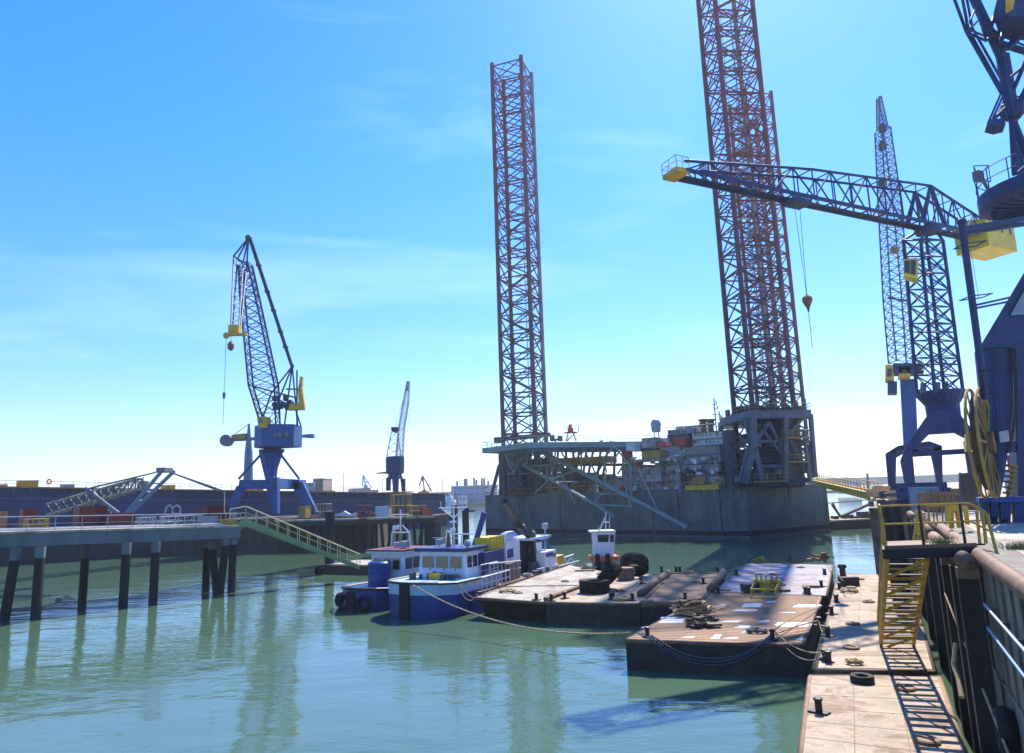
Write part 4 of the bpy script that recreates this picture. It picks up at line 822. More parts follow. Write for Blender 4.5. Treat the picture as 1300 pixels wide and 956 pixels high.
fs = thing('storage_silo', 'white cone roofed silo beside the end of the blue dock', 'silo', P(572, 645, 300)); m = M(); a = P(572, 646, 300); m.lathe(a, [(2.5, 0), (2.5, 3), (.3, 6)], 16); m.build('shell', 'far_white', fs)
def farcrane(lb, Y, x, yb, segs_, mt, w0=.35):
    t = thing('harbour_crane', lb, 'crane', P(x, yb, Y)); m = M()
    for (x0, y0, x1, y1) in segs_: m.tube(P(x0, y0, Y), P(x1, y1, Y), w0, 6)
    m.build('jib', mt, t); m = M(); m.slab([P(x-2, yb-6, Y), P(x+2, yb-6, Y), P(x+3, yb, Y), P(x-3, yb, Y)], (0, 4, 0)); m.build('base', mt, t)
farcrane('small pale far crane above the white deck cabin', 330, 464, 621, [(465, 621, 461, 603), (461, 603, 472, 619), (461, 603, 460, 617), (463, 612, 468, 612)], 'far_white', .3)
farcrane('thin dark distant crane with two long arms right of the navy crane', 330, 538, 628, [(539, 624, 536.5, 604), (536.5, 604, 548, 624), (536.5, 604, 532, 617), (535, 608, 538, 612)], 'crane_grey', .3)
# navy portal crane on the dock, mid distance
DC = 170
nc = thing('portal_crane', 'navy blue portal crane with a leaning white lattice jib, on the dock in the distance', 'crane', P(501, 625, DC))
for pts, dy in (([(490, 607), (496, 603), (495, 623), (490, 623)], 2), ([(497, 602), (506, 602), (505, 625), (499, 625)], -3), ([(508, 607), (514, 608), (514, 624), (510, 624)], 2)):
    m = M(); m.slab([P(x, y, DC+dy) for x, y in pts], (0, 1.2, 0)); m.build('leg', 'crane_navy', nc)
zz = [P(501, y, DC).z for y in (608, 602, 593, 580)]
m = M(); m.lathe(P(501.5, 608, DC), [(2.0, 0), (1.6, zz[1]-zz[0]), (2.1, zz[1]-zz[0]+.1), (2.2, 1.4), (4.6*.5, zz[2]-zz[0]), (4.6*.5, zz[3]-zz[0])], 8); m.build('machinery_house', 'crane_navy', nc)
boomlat([(503, 579, 511.5, 579), (506, 545, 513, 545), (512, 512, 518.5, 512), (516.5, 487, 520, 486)], 1.4, (5, 5, 4), .13, .07, 'far_white', nc, 'jib', 0, 3)
m = M(); m.slab([P(516, 484, DC+3), P(520, 484, DC+3), P(518, 496, DC+2), P(515, 496, DC+2)], (0, .8, 0)); m.build('jib_head', 'crane_grey', nc)
m = M(); lattice(m, m, [P(491, 579, DC), P(509, 579, DC), P(509, 579, DC+2), P(491, 579, DC+2)], [P(497, 548, DC), P(505, 548, DC), P(505, 548, DC+2), P(497, 548, DC+2)], 3, .14, .09); m.build('a_frame', 'far_white', nc)
m = M(); m.slab([P(496, 542, DC-.5), P(505, 542, DC-.5), P(505, 547, DC-.5), P(500, 549, DC-.5), (P(497, 547, DC-.5))], (0, 2, 0)); m.build('cab', 'crane_navy', nc)
m = M(); m.tube(P(501, 546, DC), P(516, 492, DC+2), .05); m.tube(P(519.5, 524, DC+3), P(519.5, 540, DC+3), .05); m.build('hoist_rope', 'wire', nc)
m = M(); m.tube(P(478, 601, DC), P(494, 599.5, DC), .15, 5, .3); m.build('boom_tip', 'crane_grey', nc)
# ================================================================ RIGHT: quay furniture, platform, stair, cranes
# access platform and ladder stair
YP = 20.8
pf0, pf1 = P(1123, 697, YP), P(1240, 694, YP); zp = (pf0.z+pf1.z)/2; print('platform', zp, pf0, pf1, Q(0, 0))
pl = thing('access_platform', 'rusty steel platform with yellow and black handrails jutting out from the quay edge', 'platform', ((pf0+pf1)/2))
a = V((pf0.x, pf0.y, zp)); b = V((pf1.x, pf1.y, zp)); c = b+U*1.7; d = a+U*1.7
m = M(); m.slab([a, b, c, d], (0, 0, .1)); m.build('deck', 'rust_tube', pl)
m = M(); m.beam(a+V((0, 0, -.14)), b+V((0, 0, -.14)), .12, .28); m.beam(d+V((0, 0, -.14)), c+V((0, 0, -.14)), .12, .28); m.beam(a+V((0, 0, -.14)), d+V((0, 0, -.14)), .12, .28); m.build('edge_beam', 'black', pl)
z1 = V((0, 0, .1))
m = M()
for t in (0, .43, .88): p = lerp(a, b, t)+z1; m = M(); m.tube(p, p+V((0, 0, 1.15)), .04, 8); m.build('rail_post', 'black', pl)
m = M()
for h in (.62, 1.15): m.tube(a+z1+V((0, 0, h)), lerp(a, b, .98)+z1+V((0, 0, h)), .03, 8); m.tube(a+z1+V((0, 0, h)), d+z1+V((0, 0, h)), .03, 8)
m.tube(a+z1, a+z1+V((0, 0, 1.15)), .045, 8); m.tube(d+z1, d+z1+V((0, 0, 1.15)), .045, 8); m.build('handrail', 'ochre', pl)
# return rail, curving down to the quay
e0 = lerp(a, b, .98)+z1; e1 = P(1253, 655, YP-.3); e2 = P(1266, 704, YP-.8)
m = M()
m.line([e0+V((0, 0, 1.15)), P(1249, 649, YP-.2), e1, e2], .045, 8); m.line([e0+V((0, 0, .62)), P(1256, 674, YP-.4)], .03, 8)
m.line([P(1247, 649, YP+.2), P(1249, 665, YP+.1), P(1252, 690, YP+.1)], .05, 8); m.line([P(1240, 649, YP+.5), P(1244, 690, YP+.5)], .045, 8)
m.build('curved_rail', 'ochre', pl)
m = M(); m.box(e2, (.2, .2, .05)); m.box(P(1244, 691, YP+.5), (.2, .2, .05)); m.build('foot_plate', 'black', pl)
# the stair, seen from behind as it drops away to the pink barge
st = thing('access_stair', 'steep yellow steel stair dropping from the quay platform to the pinkish barge', 'stair', G(1138, 820, ZB))
sl0, sr0 = P(1126, 703, 22.4), P(1177, 703, 22.0); sl1, sr1 = G(1118, 819, ZB), G(1159, 819, ZB)
m = M()
for a_, b_ in ((sl0, sl1), (sr0, sr1)): m.beam(a_, b_, .12, .28)
m.build('stringer', 'ochre', st)
m = M(); N_ = 22
for k in range(1, N_):
    t = k/N_; p, q = lerp(sl0, sl1, t), lerp(sr0, sr1, t); m.slab([p-U*.13, q-U*.13, q+U*.13, p+U*.13], (0, 0, .035))
m.build('tread', 'barge_side', st)
m = M()
for k in range(6):
    t0, t1 = k/6, (k+1)/6; o = V((0, 0, -.16)); p0_, q0_, p1_, q1_ = lerp(sl0, sl1, t0)+o, lerp(sr0, sr1, t0)+o, lerp(sl0, sl1, t1)+o, lerp(sr0, sr1, t1)+o
    m.beam(p0_, q0_, .06, .09) if k else None; m.beam(p1_, q0_, .06, .09); m.beam(lerp(sl0, sl1, (t0+t1)/2)+o, lerp(sr0, sr1, (t0+t1)/2)+o, .05, .06)
m.beam(p1_, q1_, .06, .09)
m.build('cross_brace', 'ochre', st)
m = M()
for s0, s1 in ((sl0, sl1), (sr0, sr1)):
    z = V((0, 0, 1.1)); m.tube(s0+z, s1+z, .035, 6); m.tube(s0+z*.5, s1+z*.5, .028, 6)
    for k in range(10): p = lerp(s0, s1, k/9); m.tube(p, p+z, .03, 6)
m.build('handrail', 'ochre', st)
# fender frames: heavy piles with a rusty tube along their top
def fender(lb, t0, t1, ts, off, zt):
    f = thing('fender_frame', lb, 'fender', Q((t0+t1)/2, off, 0))
    m = M(); m.tube(Q(t0-.35, off, zt), Q(t1, off, zt), .24, 14); m.build('top_tube', 'rust_tube', f, True)
    m = M(); m.box(Q(t0, off, zt-.3), (.6, .52, .3), RZ); m.build('cap_block', 'rust_tube', f)
    for t in ts:
        m = M(); m.box(Q(t, off, (zt-.35-1)/2), (.56, .5, zt-.35+1), RZ); m.build('fender_pile', 'pile_dark', f)
    return f
fender('nearest fender frame, a big dark pile with a rusty tube end pointing at the camera', -2.6, 1.4, (-2.5, -.3), -.45, 6.18)
fender('second fender frame with a thick dark pile beside the stair', 2.2, 9, (2.6, 5.2), -.5, 6.05)
fender('rusty fender tube behind the platform handrail', 10.5, 22, (12, 19), -.5, 6.1)
fender('furthest fender frame under the jutting quay corner', 25, 34, (26, 32), -.5, 6.1)
m = M(); p = Q(-4.2, -.22, 2.2); m.torus(p, .42, .17, W, 20, 10, 1.3); tf = tag(m.build('tyre_fender', 'rubber', None, True), 'black tyre hanging on the quay wall at the right behind the front fender pile', 'tyre')
m = M(); m.tube(Q(2.4, -.75, 4.6), Q(-6, -.3, 1.7), .035, 6); m.line([Q(-.3, -.8, 3.5), Q(-.5, -.95, 2.9), Q(-.9, -.9, 2.6), Q(-1.4, -.9, 2.2)], .07, 8); tag(m.build('hanging_rope', 'rope'), 'frayed tan rope slung between the fender piles', 'rope')
# yellow A frames and rails on the quay behind the platform
def aframe(nm, lb, pts, Y, r=.06, mt='yellow'):
    m = M(); [m.beam(P(*a, Y), P(*b, Y+dy), r*1.6, r*1.6) for a, b, dy in pts]; return tag(m.build(nm, mt), lb, 'frame')
aframe('ladder_frame', 'yellow A shaped ladder top standing behind the platform left half', [((1166, 648), (1160, 692), 0), ((1168, 648), (1167, 692), .4), ((1168, 648), (1174, 692), 0), ((1162, 680), (1172, 680), 0), ((1166, 648), (1170, 690), 1)], 26)
aframe('barrier_frame', 'thick yellow barrier with square legs on the quay behind the platform', [((1202, 646), (1222, 646), 0), ((1203, 646), (1204, 665), 0), ((1207, 646), (1208, 670), .3), ((1216, 648), (1219, 670), 0), ((1226, 648), (1228, 664), .5), ((1203, 643), (1227, 645), .3)], 28, .1)
aframe('guard_rail', 'thin dark yellow guard rail along the quay edge left of the barrier', [((1176, 643), (1202, 642), 3), ((1178, 644), (1180, 662), 0), ((1184, 643), (1186, 662), 1), ((1189, 643), (1190, 665), 2), ((1196, 642), (1197, 662), 2)], 33, .04, 'yellow_dull')
# weeds
def weeds(lb, c, n, s):
    m = M()
    for k in range(n):
        p = c+V((random.gauss(0, s*.5), random.gauss(0, s*.5), 0)); h = random.uniform(.08, .3); d = V((random.uniform(-.12, .12), random.uniform(-.12, .12), h)); m.add([p, p+V((.02, 0, 0)), p+d], [(0, 1, 2)])
    o = m.build('weeds', 'grass_mat'); o['label'] = lb; o['category'] = 'plant'; kind(o, 'stuff'); return o
weeds('small green weed growing on the platform deck', lerp(a, b, .66)+V((0, .2, .1)), 160, .35)
weeds('tuft of grass on the quay paving at the right edge', G(1297, 697, ZQ), 300, .5)
for k, (x, y) in enumerate(((1188, 640), (1176, 642), (1165, 645))): weeds('grass along the quay joint', G(x, y, ZQ), 60, .5)
# goods on the quay
GY = Fr(Q(34, 2)-V((0, 0, ZQ)), Q(34, 2)-V((0, 0, ZQ))+V((1, .06, 0)))
def qgoods(nm, lb, cat, x0, y0, x1, y1, Y, dep, mt, st='box'):
    fr = Fr((0, Y), (1, Y)); return goods(nm, lb, cat, fr, x0, y0, x1, y1, 0, dep, ZQ, mt, st)
qgoods('container_frame', 'dark blue container with an open front beside the far crane leg', 'container', 1170, 613, 1205, 643, 50, 3, 'crane_navy')
qgoods('blue_bin', 'lighter blue bin in front of the dark blue container', 'bin', 1178, 619, 1193, 640, 47, 2, 'crane_pale')
qgoods('crate', 'brown wooden crate wrapped in sheet on the quay', 'crate', 1190, 626, 1214, 641, 45, 2, 'tarp_brown')
qgoods('crate', 'small red brown crate right of the wrapped crate', 'crate', 1210, 629, 1221, 641, 46, 2, 'rust_tube')
qgoods('crate', 'yellowish crate at the back between container and corrugated screen', 'crate', 1206, 621, 1222, 636, 52, 2, 'yellow_dull')
cs = thing('corrugated_screen', 'tall pale corrugated sheet standing upright beside the cable reel', 'screen', P(1232, 646, 36))
m = M(); xs = [1219+k*.55 for k in range(44)]
tp = [P(x, 601 - (x-1219)*.1, 36+.06*(k % 2)) for k, x in enumerate(xs)]; bt = [P(x, 648, 36+.06*(k % 2)) for k, x in enumerate(xs)]
for k in range(43): m.slab([bt[k], bt[k+1], tp[k+1], tp[k]], (0, .02, 0))
m.build('sheet', 'corrugated', cs)
m = M(); m.beam(P(1219, 648, 36.3), P(1219, 600, 36.3), .1); m.beam(P(1243, 648, 36.3), P(1243, 598, 36.3), .1); m.build('post', 'rust_tube', cs)
for k, (x, y, lb) in enumerate(((1128, 628, 'pile of dark timber and scrap at the far quay edge'), (1140, 632, 'rusty scrap heap by the foot of the far crane'), (1151, 636, 'mixed scrap and chain heap near the blue crane leg'))):
    m = M(); c = G(x, y+4, ZQ+.3)
    for j in range(26):
        q = c+V((random.uniform(-2, 2), random.uniform(-2, 2), random.uniform(0, 1.2))); m.box(q, (random.uniform(.2, 1.2), .2, random.uniform(.1, .6)), random.uniform(0, 3))
    o = m.build('scrap_heap', random.choice(['rust_tube', 'wood', 'rig_dark'])); tag(o, lb, 'scrap')
# --- dark quay bollard posts seen against the water left of the platform
for x, yt, Y, lb in ((1132, 642, 40, 'left of the two dark posts behind the platform rail'), (1144, 640, 37, 'right, thicker of the two dark posts behind the platform rail')):
    b_ = P(x, 700, Y); m = M(); z0_ = -1; m.tube(V((b_.x, b_.y, -1)), V((b_.x, b_.y, P(x, yt, Y).z)), .28, 10, .26); tag(m.build('mooring_pile', 'pile_dark'), lb, 'pile')
# ---------------------------------------------------------------- hammerhead portal crane
YM = 66
def L2(x, y, dy=0): return P(x, y, YM+dy)
hm = thing('hammerhead_crane', 'blue portal crane with a long horizontal lattice jib and a yellow counterweight box', 'crane', L2(1190, 637))
hm_legs = [([(1143, 585), (1150, 566), (1158, 573), (1160, 590), (1164, 641), (1154, 641)], 0), ([(1181, 572), (1196, 566), (1197, 612), (1190, 612)], 9), ([(1224, 560), (1240, 552), (1246, 575), (1244, 640), (1236, 640)], 0), ([(1124, 576), (1138, 570), (1137, 630), (1129, 630)], 9)]
for pts, dy in hm_legs:
    m = M(); m.slab([L2(x, y, dy) for x, y in pts], U*1.1); m.build('leg', 'crane_navy', hm)
m = M(); m.slab([L2(x, y) for x, y in ((1150, 566), (1181, 522), (1214, 520), (1240, 552), (1238, 562), (1213, 549), (1180, 551), (1158, 573))], U*1.4); m.build('portal_beam', 'crane_navy', hm); m = M()
m.slab([L2(x, y, 9) for x, y in ((1124, 576), (1140, 566), (1180, 560), (1196, 566), (1190, 575), (1180, 567), (1138, 573))], U*1.1); m.build('portal_beam', 'crane_navy', hm)
m = M(); m.beam(L2(1155, 577, .5), L2(1240, 572, .5), .3, .5); m.build('tie_beam', 'crane_navy', hm)
m = M(); c = L2(1197, 521, 2); zc = [L2(1197, y, 2).z-c.z for y in (521, 514, 500, 497)]
m.lathe(c, [(1.45, -1.5), (1.5, zc[1]), (2.25, zc[2]), (2.25, zc[3])], 10); m.build('slewing_cone', 'crane_navy', hm)
for x0, y0, x1, y1, nm_ in ((1169, 486, 1176, 499, 'winch'), (1186, 485, 1194, 498, 'winch'), (1200, 484, 1204, 498, 'cabinet')):
    m = M(); m.slab([L2(x0, y1, 1), L2(x1, y1, 1), L2(x1, y0, 1), L2(x0, y0, 1)], U*1.2); m.build(nm_, 'crane_grey', hm)
m1, m2 = M(), M()
tb = [L2(1164, 499, 2.2), L2(1187, 500, 0), L2(1223, 500, 2), L2(1199, 497, 4.2)]; jz = L2(1180, 292, 2).z
def upz(p, q): return p
tt = [L2(1147, 305, 2.2), L2(1169, 305, 0), L2(1197, 305, 2), L2(1176, 303, 4.2)]
lattice(m1, m2, tb, tt, 9, .17, .075); [m2.tube(p, L2(1178, 291, 2)+(p-sum(tt, V())/4)*.35, .14, 6) for p in tt]; [m2.tube(p, q_, .1, 5) for p, q_ in zip(tt, tt[1:]+tt[:1])]; tw = m2.build('tower', 'crane_navy', hm); m1.build('tower_chord', 'crane_navy', tw)
for y in (327, 349, 424, 464):
    t = (499-y)/194; q = [lerp(a_, b_, t) for a_, b_ in zip(tb, tt)]; ctr = sum(q, V())/4; q = [lerp(ctr, p, 1.08) for p in q]; m = M(); m.slab(q, (0, 0, .12)); pf_ = m.build('landing', 'crane_navy', hm)
    m = M(); rail(m, [q[0], q[1], q[2]], 1, 1.2, .025); m.build('railing', 'crane_navy', pf_)
def pxof(p): d = p-EYE; return CX+FPX*d.dot(RT)/d.dot(fw)
def solve(o, e, x, lo, hi):
    for _ in range(50):
        md = (lo+hi)/2
        if pxof(o+e*md) < x: hi = md
        else: lo = md
    return md
R0 = L2(1178, 288, 2); T0 = G(862, 221, R0.z+.0); print('jib', R0, T0, (T0-R0).length)
je = (T0-R0).normalized(); jn = V((-je.y, je.x, 0)); JL = (T0-R0).length; hw = .85
def jp(t, h, s): return R0+je*t+jn*s*hw+V((0, 0, h))
def JH(t): # height of top chord above bottom chord
    if t < -9: return max(.8, 4.0-( -t-0)*.26)
    if t < 0: return 4.2+t*.3
    return 4.2-2.6*(t/JL) if t < JL*.55 else max(.7, 2.77-(t/JL-.55)*4.4)
m1, m2, m3 = M(), M(), M(); st_ = [JL*k/13 for k in range(14)]; bk = [-k*1.7 for k in range(0, 8)]
for stn in (st_, bk):
    for i, (t0, t1) in enumerate(zip(stn, stn[1:])):
        for s_ in (-1, 1):
            m1.beam(jp(t0, 0, s_), jp(t1, 0, s_), .22, .3); m1.tube(jp(t0, JH(t0), s_), jp(t1, JH(t1), s_), .14, 6)
            m2.tube(jp(t0, 0, s_), jp(t0, JH(t0), s_), .07, 4)
            (m2.tube(jp(t0, 0, s_), jp(t1, JH(t1), s_), .08, 4) if i % 2 else m2.tube(jp(t0, JH(t0), s_), jp(t1, 0, s_), .08, 4))
        m2.tube(jp(t0, 0, -1), jp(t0, 0, 1), .08, 4); m2.tube(jp(t0, JH(t0), -1), jp(t0, JH(t0), 1), .06, 4); m2.tube(jp(t0, 0, -1), jp(t1, 0, 1), .06, 4)
    m3.slab([jp(stn[0], .05, -.9), jp(stn[-1], .05, -.9), jp(stn[-1], .05, -.2), jp(stn[0], .05, -.2)], (0, 0, .06))
jb_ = m1.build('jib', 'crane_navy', hm); m2.build('jib_bracing', 'crane_navy', jb_); m3.build('jib_walkway', 'crane_navy', jb_)
m = M()
for s_ in (-1, 1): m.tube(jp(-1.5, 0, s_), jp(0, 6.0*0+4.2, s_), .2); m.tube(jp(2, 0, s_), jp(0, 4.2, s_), .2)
m.lathe(R0+V((0, 0, -.7)), [(1.2, 0), (1.3, .6)], 14); m.build('turntable', 'crane_navy', hm)
# tip basket
m = M(); tp_ = jp(JL, 0, 0); m.slab([jp(JL-.3, -.3, -1.1), jp(JL+1.0, -.3, -1.1), jp(JL+1.0, -.3, 1.1), jp(JL-.3, -.3, 1.1)], (0, 0, .4)); tbk = m.build('tip_platform', 'yellow', hm)
m = M(); rail(m, [jp(JL-.3, .1, -1.1), jp(JL+1.0, .1, -1.1), jp(JL+1.0, .1, 1.1), jp(JL-.3, .1, 1.1)], 1.0, .8, .03); m.build('railing', 'galv', tbk)
for k, t in enumerate((JL-3.5, JL-6, JL-8.6)):
    m = M(); c = jp(t, JH(t)+.5, -1); m.box(c, (.9, .12, .7), math.atan2(je.y, je.x)); m.build('floodlight', 'far_white', hm)
m = M(); tq_ = solve(R0, je, 1011, 0, JL); m.box(jp(tq_, -.4, 0), (2.2, 1.5, .45), math.atan2(je.y, je.x)); m.build('trolley', 'crane_navy', hm)
hb = P(1020, 378, jp(tq_, 0, 0).y); m = M(); 
for d_ in (-.35, .35): m.tube(jp(tq_, -.4, 0)+je*d_, V((jp(tq_, 0, 0).x, jp(tq_, 0, 0).y, hb.z)), .025, 4)
hb = V((jp(tq_, 0, 0).x, jp(tq_, 0, 0).y, hb.z)); m.tube(hb, hb-V((0, 0, 4.6)), .03, 4); m.build('hoist_rope', 'wire', hm)
m = M(); m.lathe(hb-V((0, 0, 1)), [(.08, -.3), (.12, 0), (.45, .7), (.42, 1.0), (.1, 1.3)], 12); m.build('hook_block', 'rust_tube', hm)
# counterweight house
BX = lambda t, h, s: R0+je*t+jn*s+V((0, 0, h))
m = M(); TA, TB = solve(R0, je, 1232, -60, 0), solve(R0, je, 1268, -60, 0); HS = 1.7; print('cw', TA, TB)
vs = [BX(t, h, s) for h in (-1.7, 1.3) for t, s in ((TA, -HS), (TA, HS), (TB, HS), (TB, -HS))]; m.add(vs, [(3, 2, 1, 0), (4, 5, 6, 7), (0, 1, 5, 4), (1, 2, 6, 5), (2, 3, 7, 6), (3, 0, 4, 7)])
m.slab([BX(TA, 1.3, -HS), BX(TA, 1.3, HS), BX(TA, 1.8, 0)], je*(TB-TA)); cw = m.build('counterweight_house', 'yellow_clean', hm)
m = M()
for t in (.2, .5, .8):
    t = TA+(TB-TA)*t
    for sg in (-1, 1): m.slab([BX(t, .1, sg*(HS+.02)), BX(t-.4, .1, sg*(HS+.02)), BX(t-.4, .8, sg*(HS+.02)), BX(t, .8, sg*(HS+.02))], jn*.02*sg)
m.build('vent', 'crane_grey', cw)
# driver's cab
cy = YM-1.2; m = M(); m.slab([P(1147, 350, cy), P(1164, 354, cy), P(1165, 327, cy), P(1147, 329, cy)], (1.0, 1.6, 0)); cb = m.build('cab', 'yellow_clean', hm)
m = M(); m.slab([P(1148.5, 346, cy-.03), P(1155, 347.5, cy-.03), P(1155, 330.5, cy-.03), P(1148.5, 331, cy-.03)], (0, -.03, 0)); m.slab([P(1156.5, 348, cy-.03), P(1162, 349, cy-.03), P(1163, 330, cy-.03), P(1156.5, 330, cy-.03)], (0, -.03, 0)); m.build('window', 'glass', cb)
m = M(); m.lathe(P(1136, 317, YM), [(.45, -.15), (.45, .15)], 14, U*1); m.build('sheave', 'concrete_pale', hm)
# ---------------------------------------------------------------- pale lattice crane behind
DC = 92
lc = thing('lattice_crane', 'tall thin grey lattice mast crane with yellow machinery house standing behind the hammerhead crane', 'crane', P(1155, 620, DC))
m = M(); m.slab([P(x, y, DC) for x, y in ((1143, 481), (1162, 481), (1166, 575), (1148, 575))], U*2.4); m.build('column', 'crane_blue', lc)
m = M(); m.slab([P(x, y, DC) for x, y in ((1124, 578), (1148, 566), (1178, 566), (1196, 578), (1196, 586), (1176, 574), (1150, 574), (1126, 588))], U*1.5); m.build('portal_beam', 'crane_navy', lc)
for x0, x1, x2, x3 in ((1124, 1137, 1133, 1129), (1183, 1196, 1197, 1192)): m = M(); m.slab([P(x0, 578, DC), P(x1, 578, DC), P(x2, 628, DC), P(x3, 628, DC)], U*1.5); m.build('leg', 'crane_navy', lc)
for x0, y0, x1, y1, mt, nm in ((1124, 463, 1135, 483, 'yellow', 'machinery_house'), (1134, 461, 1172, 474, 'crane_navy', 'machinery_house'), (1141, 465, 1156, 479, 'yellow', 'cab'), (1165, 460, 1173, 474, 'yellow', 'machinery_house'), (1127, 484, 1139, 499, 'crane_navy', 'winch')):
    m = M(); m.slab([P(x0, y1, DC-2), P(x1, y1, DC-2), P(x1, y0, DC-2), P(x0, y0, DC-2)], U*3); h_ = m.build(nm, mt, lc)
    if mt == 'yellow': m = M(); xm = (x0+x1)/2; m.slab([P(xm-3, y1-5, DC-2.05), P(xm+3, y1-5, DC-2.05), P(xm+3, y0+5, DC-2.05), P(xm-3, y0+5, DC-2.05)], U*.04); m.build('window', 'glass', h_)
boomlat([(1133, 460, 1156, 460), (1126, 380, 1150, 380), (1119, 250, 1138, 250), (1115, 165, 1126, 165)], 2.0, (7, 12, 9), .11, .05, 'crane_grey', lc, 'mast', 0, 4)
boomlat([(1115, 165, 1126, 165), (1114.5, 124, 1117, 124)], .9, (8,), .08, .04, 'crane_grey', lc, 'mast_tip', 4, 4)
m = M(); 
for y, w__ in ((168, 6), (190, 4), (238, 3)): c = P(1121, y, DC+3); m.lathe(c, [(.5, 0), (.6, .8), (.3, 1.4)], 8)
m.build('sheave_block', 'wire', lc)
m = M(); m.tube(P(1127, 378, DC-1.5), P(1152, 382, DC-1.5), .15); m.build('cross_arm', 'crane_navy', lc)
# ---------------------------------------------------------------- near dock crane at the right edge
YN = 33
def N3(x, y, dy=0): return P(x, y, YN+dy)
nk = thing('dockside_crane', 'huge dark blue dockside crane cut by the right edge of the photo', 'crane', N3(1275, 655))
m = M(); m.slab([N3(x, y) for x, y in ((1242, 441), (1285, 440), (1287, 520), (1276, 600), (1269, 634), (1261, 634), (1248, 500))], U*1.6); m.build('leg', 'crane_navy', nk)
m = M(); m.slab([N3(x, y, -.2) for x, y in ((1243, 442), (1310, 330), (1350, 330), (1350, 400), (1284, 441))], U*.6); m.build('brace', 'crane_navy', nk)
m = M(); m.slab([N3(x, y, -.3) for x, y in ((1283, 400), (1302, 366), (1325, 366), (1325, 398))], U*.08); m.build('side_panel', 'crane_pale', nk)
m = M(); m.slab([N3(x, y, .3) for x, y in ((1289, 402), (1380, 395), (1385, 655), (1293, 655))], U*2.2); m.build('rear_leg', 'crane_navy', nk)
m = M(); m.beam(N3(1285, 442, .8), N3(1310, 442, .8), .8, 1.2); m.build('portal_beam', 'crane_navy', nk); m = M(); m.beam(N3(1240, 572, .5), N3(1300, 566, .5), .3, .5); m.build('portal_beam', 'crane_navy', nk)
for x0, x1, y0, y1 in ((1246, 1256, 636, 660), (1258, 1268, 638, 664), (1270, 1284, 636, 666), (1288, 1302, 634, 672)):
    m = M(); m.slab([N3(x, y, -.6) for x, y in ((x0, y0), (x1, y0), (x1-1, y1), (x0+1, y1))], U*.8); bg_ = m.build('bogie', 'crane_navy', nk)
    m = M(); m.lathe(N3((x0+x1)/2, y1, -.55), [(.28, -.1), (.28, .1)], 14, V((W.x, W.y, 0))); m.build('wheel', 'black', bg_)
m = M(); m.slab([N3(x, y, -.7) for x, y in ((1243, 632), (1310, 631), (1310, 637), (1243, 638))], U*1.2); m.build('bogie_beam', 'crane_blue', nk)
m = M(); 
for k in range(7): y = 590+k*7; m.beam(N3(1277, y, .4), N3(1288, y+3, .4), .5, .06)
m.beam(N3(1288, 590, .4), N3(1278, 636, .4), .06, .12); m.build('access_ladder', 'yellow_dull', nk)
# plate joints, bolts, ladder and cables on the big leg
m = M()
for y in (470, 500, 530, 560, 590): m.slab([N3(x, yy, -.012) for x, yy in ((1247+(y-440)*.07, y), (1285-(max(0, y-520))*.17, y), (1285-(max(0, y-520))*.17, y+1), (1247+(y-440)*.07, y+1))], (0, -.01, 0))
m.build('plate_joint', 'black', nk)
m = M()
for k in range(3): m.line([N3(1283+k*1.5, 440, -.1), N3(1288+k*1.5, 480, -.2), N3(1289+k, 520, -.25), N3(1284+k, 552, -.2), N3(1279+k, 575, -.1)], .035, 6)
m.build('cable_bundle', 'black', nk)
m = M()
for d_ in (0, 5): m.tube(N3(1262+d_, 445, -.15), N3(1268+d_*.8, 600, -.15), .025, 5)
for k in range(24): m.tube(N3(1262+k*.25, 447+k*6.4, -.15), N3(1267+k*.25, 447+k*6.4, -.15), .018, 4)
m.build('leg_ladder', 'crane_navy', nk)
m = M(); m.slab([N3(x, y, -.25) for x, y in ((1268, 548), (1280, 546), (1282, 560), (1270, 562))], (0, .2, 0)); m.build('junction_box', 'grey_paint', nk)
# cable reel
rc = N3(1247.5, 562, -1.2); raxis = V((.749, -.663, 0)); RR = 2.5
m = M(); m.torus(rc+raxis*.2, RR, .07, raxis, 40, 6); m.torus(rc-raxis*.2, RR, .07, raxis, 40, 6); m.torus(rc, RR*.35, .1, raxis, 24, 6)
Qr = raxis.to_track_quat('Z', 'Y').to_matrix()
for k in range(26):
    a_ = k*2*math.pi/26; v_ = Qr @ V((math.cos(a_), math.sin(a_), 0)); o_ = raxis*(.2 if k % 2 else -.2); m.beam(rc+v_*.4+o_, rc+v_*RR+o_, .05, .12)
rl = m.build('cable_reel', 'yellow_dull', nk)
m = M(); m.lathe(rc, [(.5, -.45), (.5, .45)], 18, raxis); m.build('reel_hub', 'rust_tube', rl)
m = M(); m.lathe(rc, [(RR*.86, -.12), (RR*.86, .12)], 36, raxis); m.build('wound_cable', 'pile_brown', rl)
m = M(); m.slab([N3(x, y, -1.9) for x, y in ((1227, 573), (1244, 573), (1244, 549), (1227, 550))], U*.9); m.build('reel_motor', 'yellow', nk)
m = M(); m.beam(N3(1244, 562, -1.2), N3(1262, 562, .5), .3, .4); m.build('reel_bracket', 'crane_navy', nk)
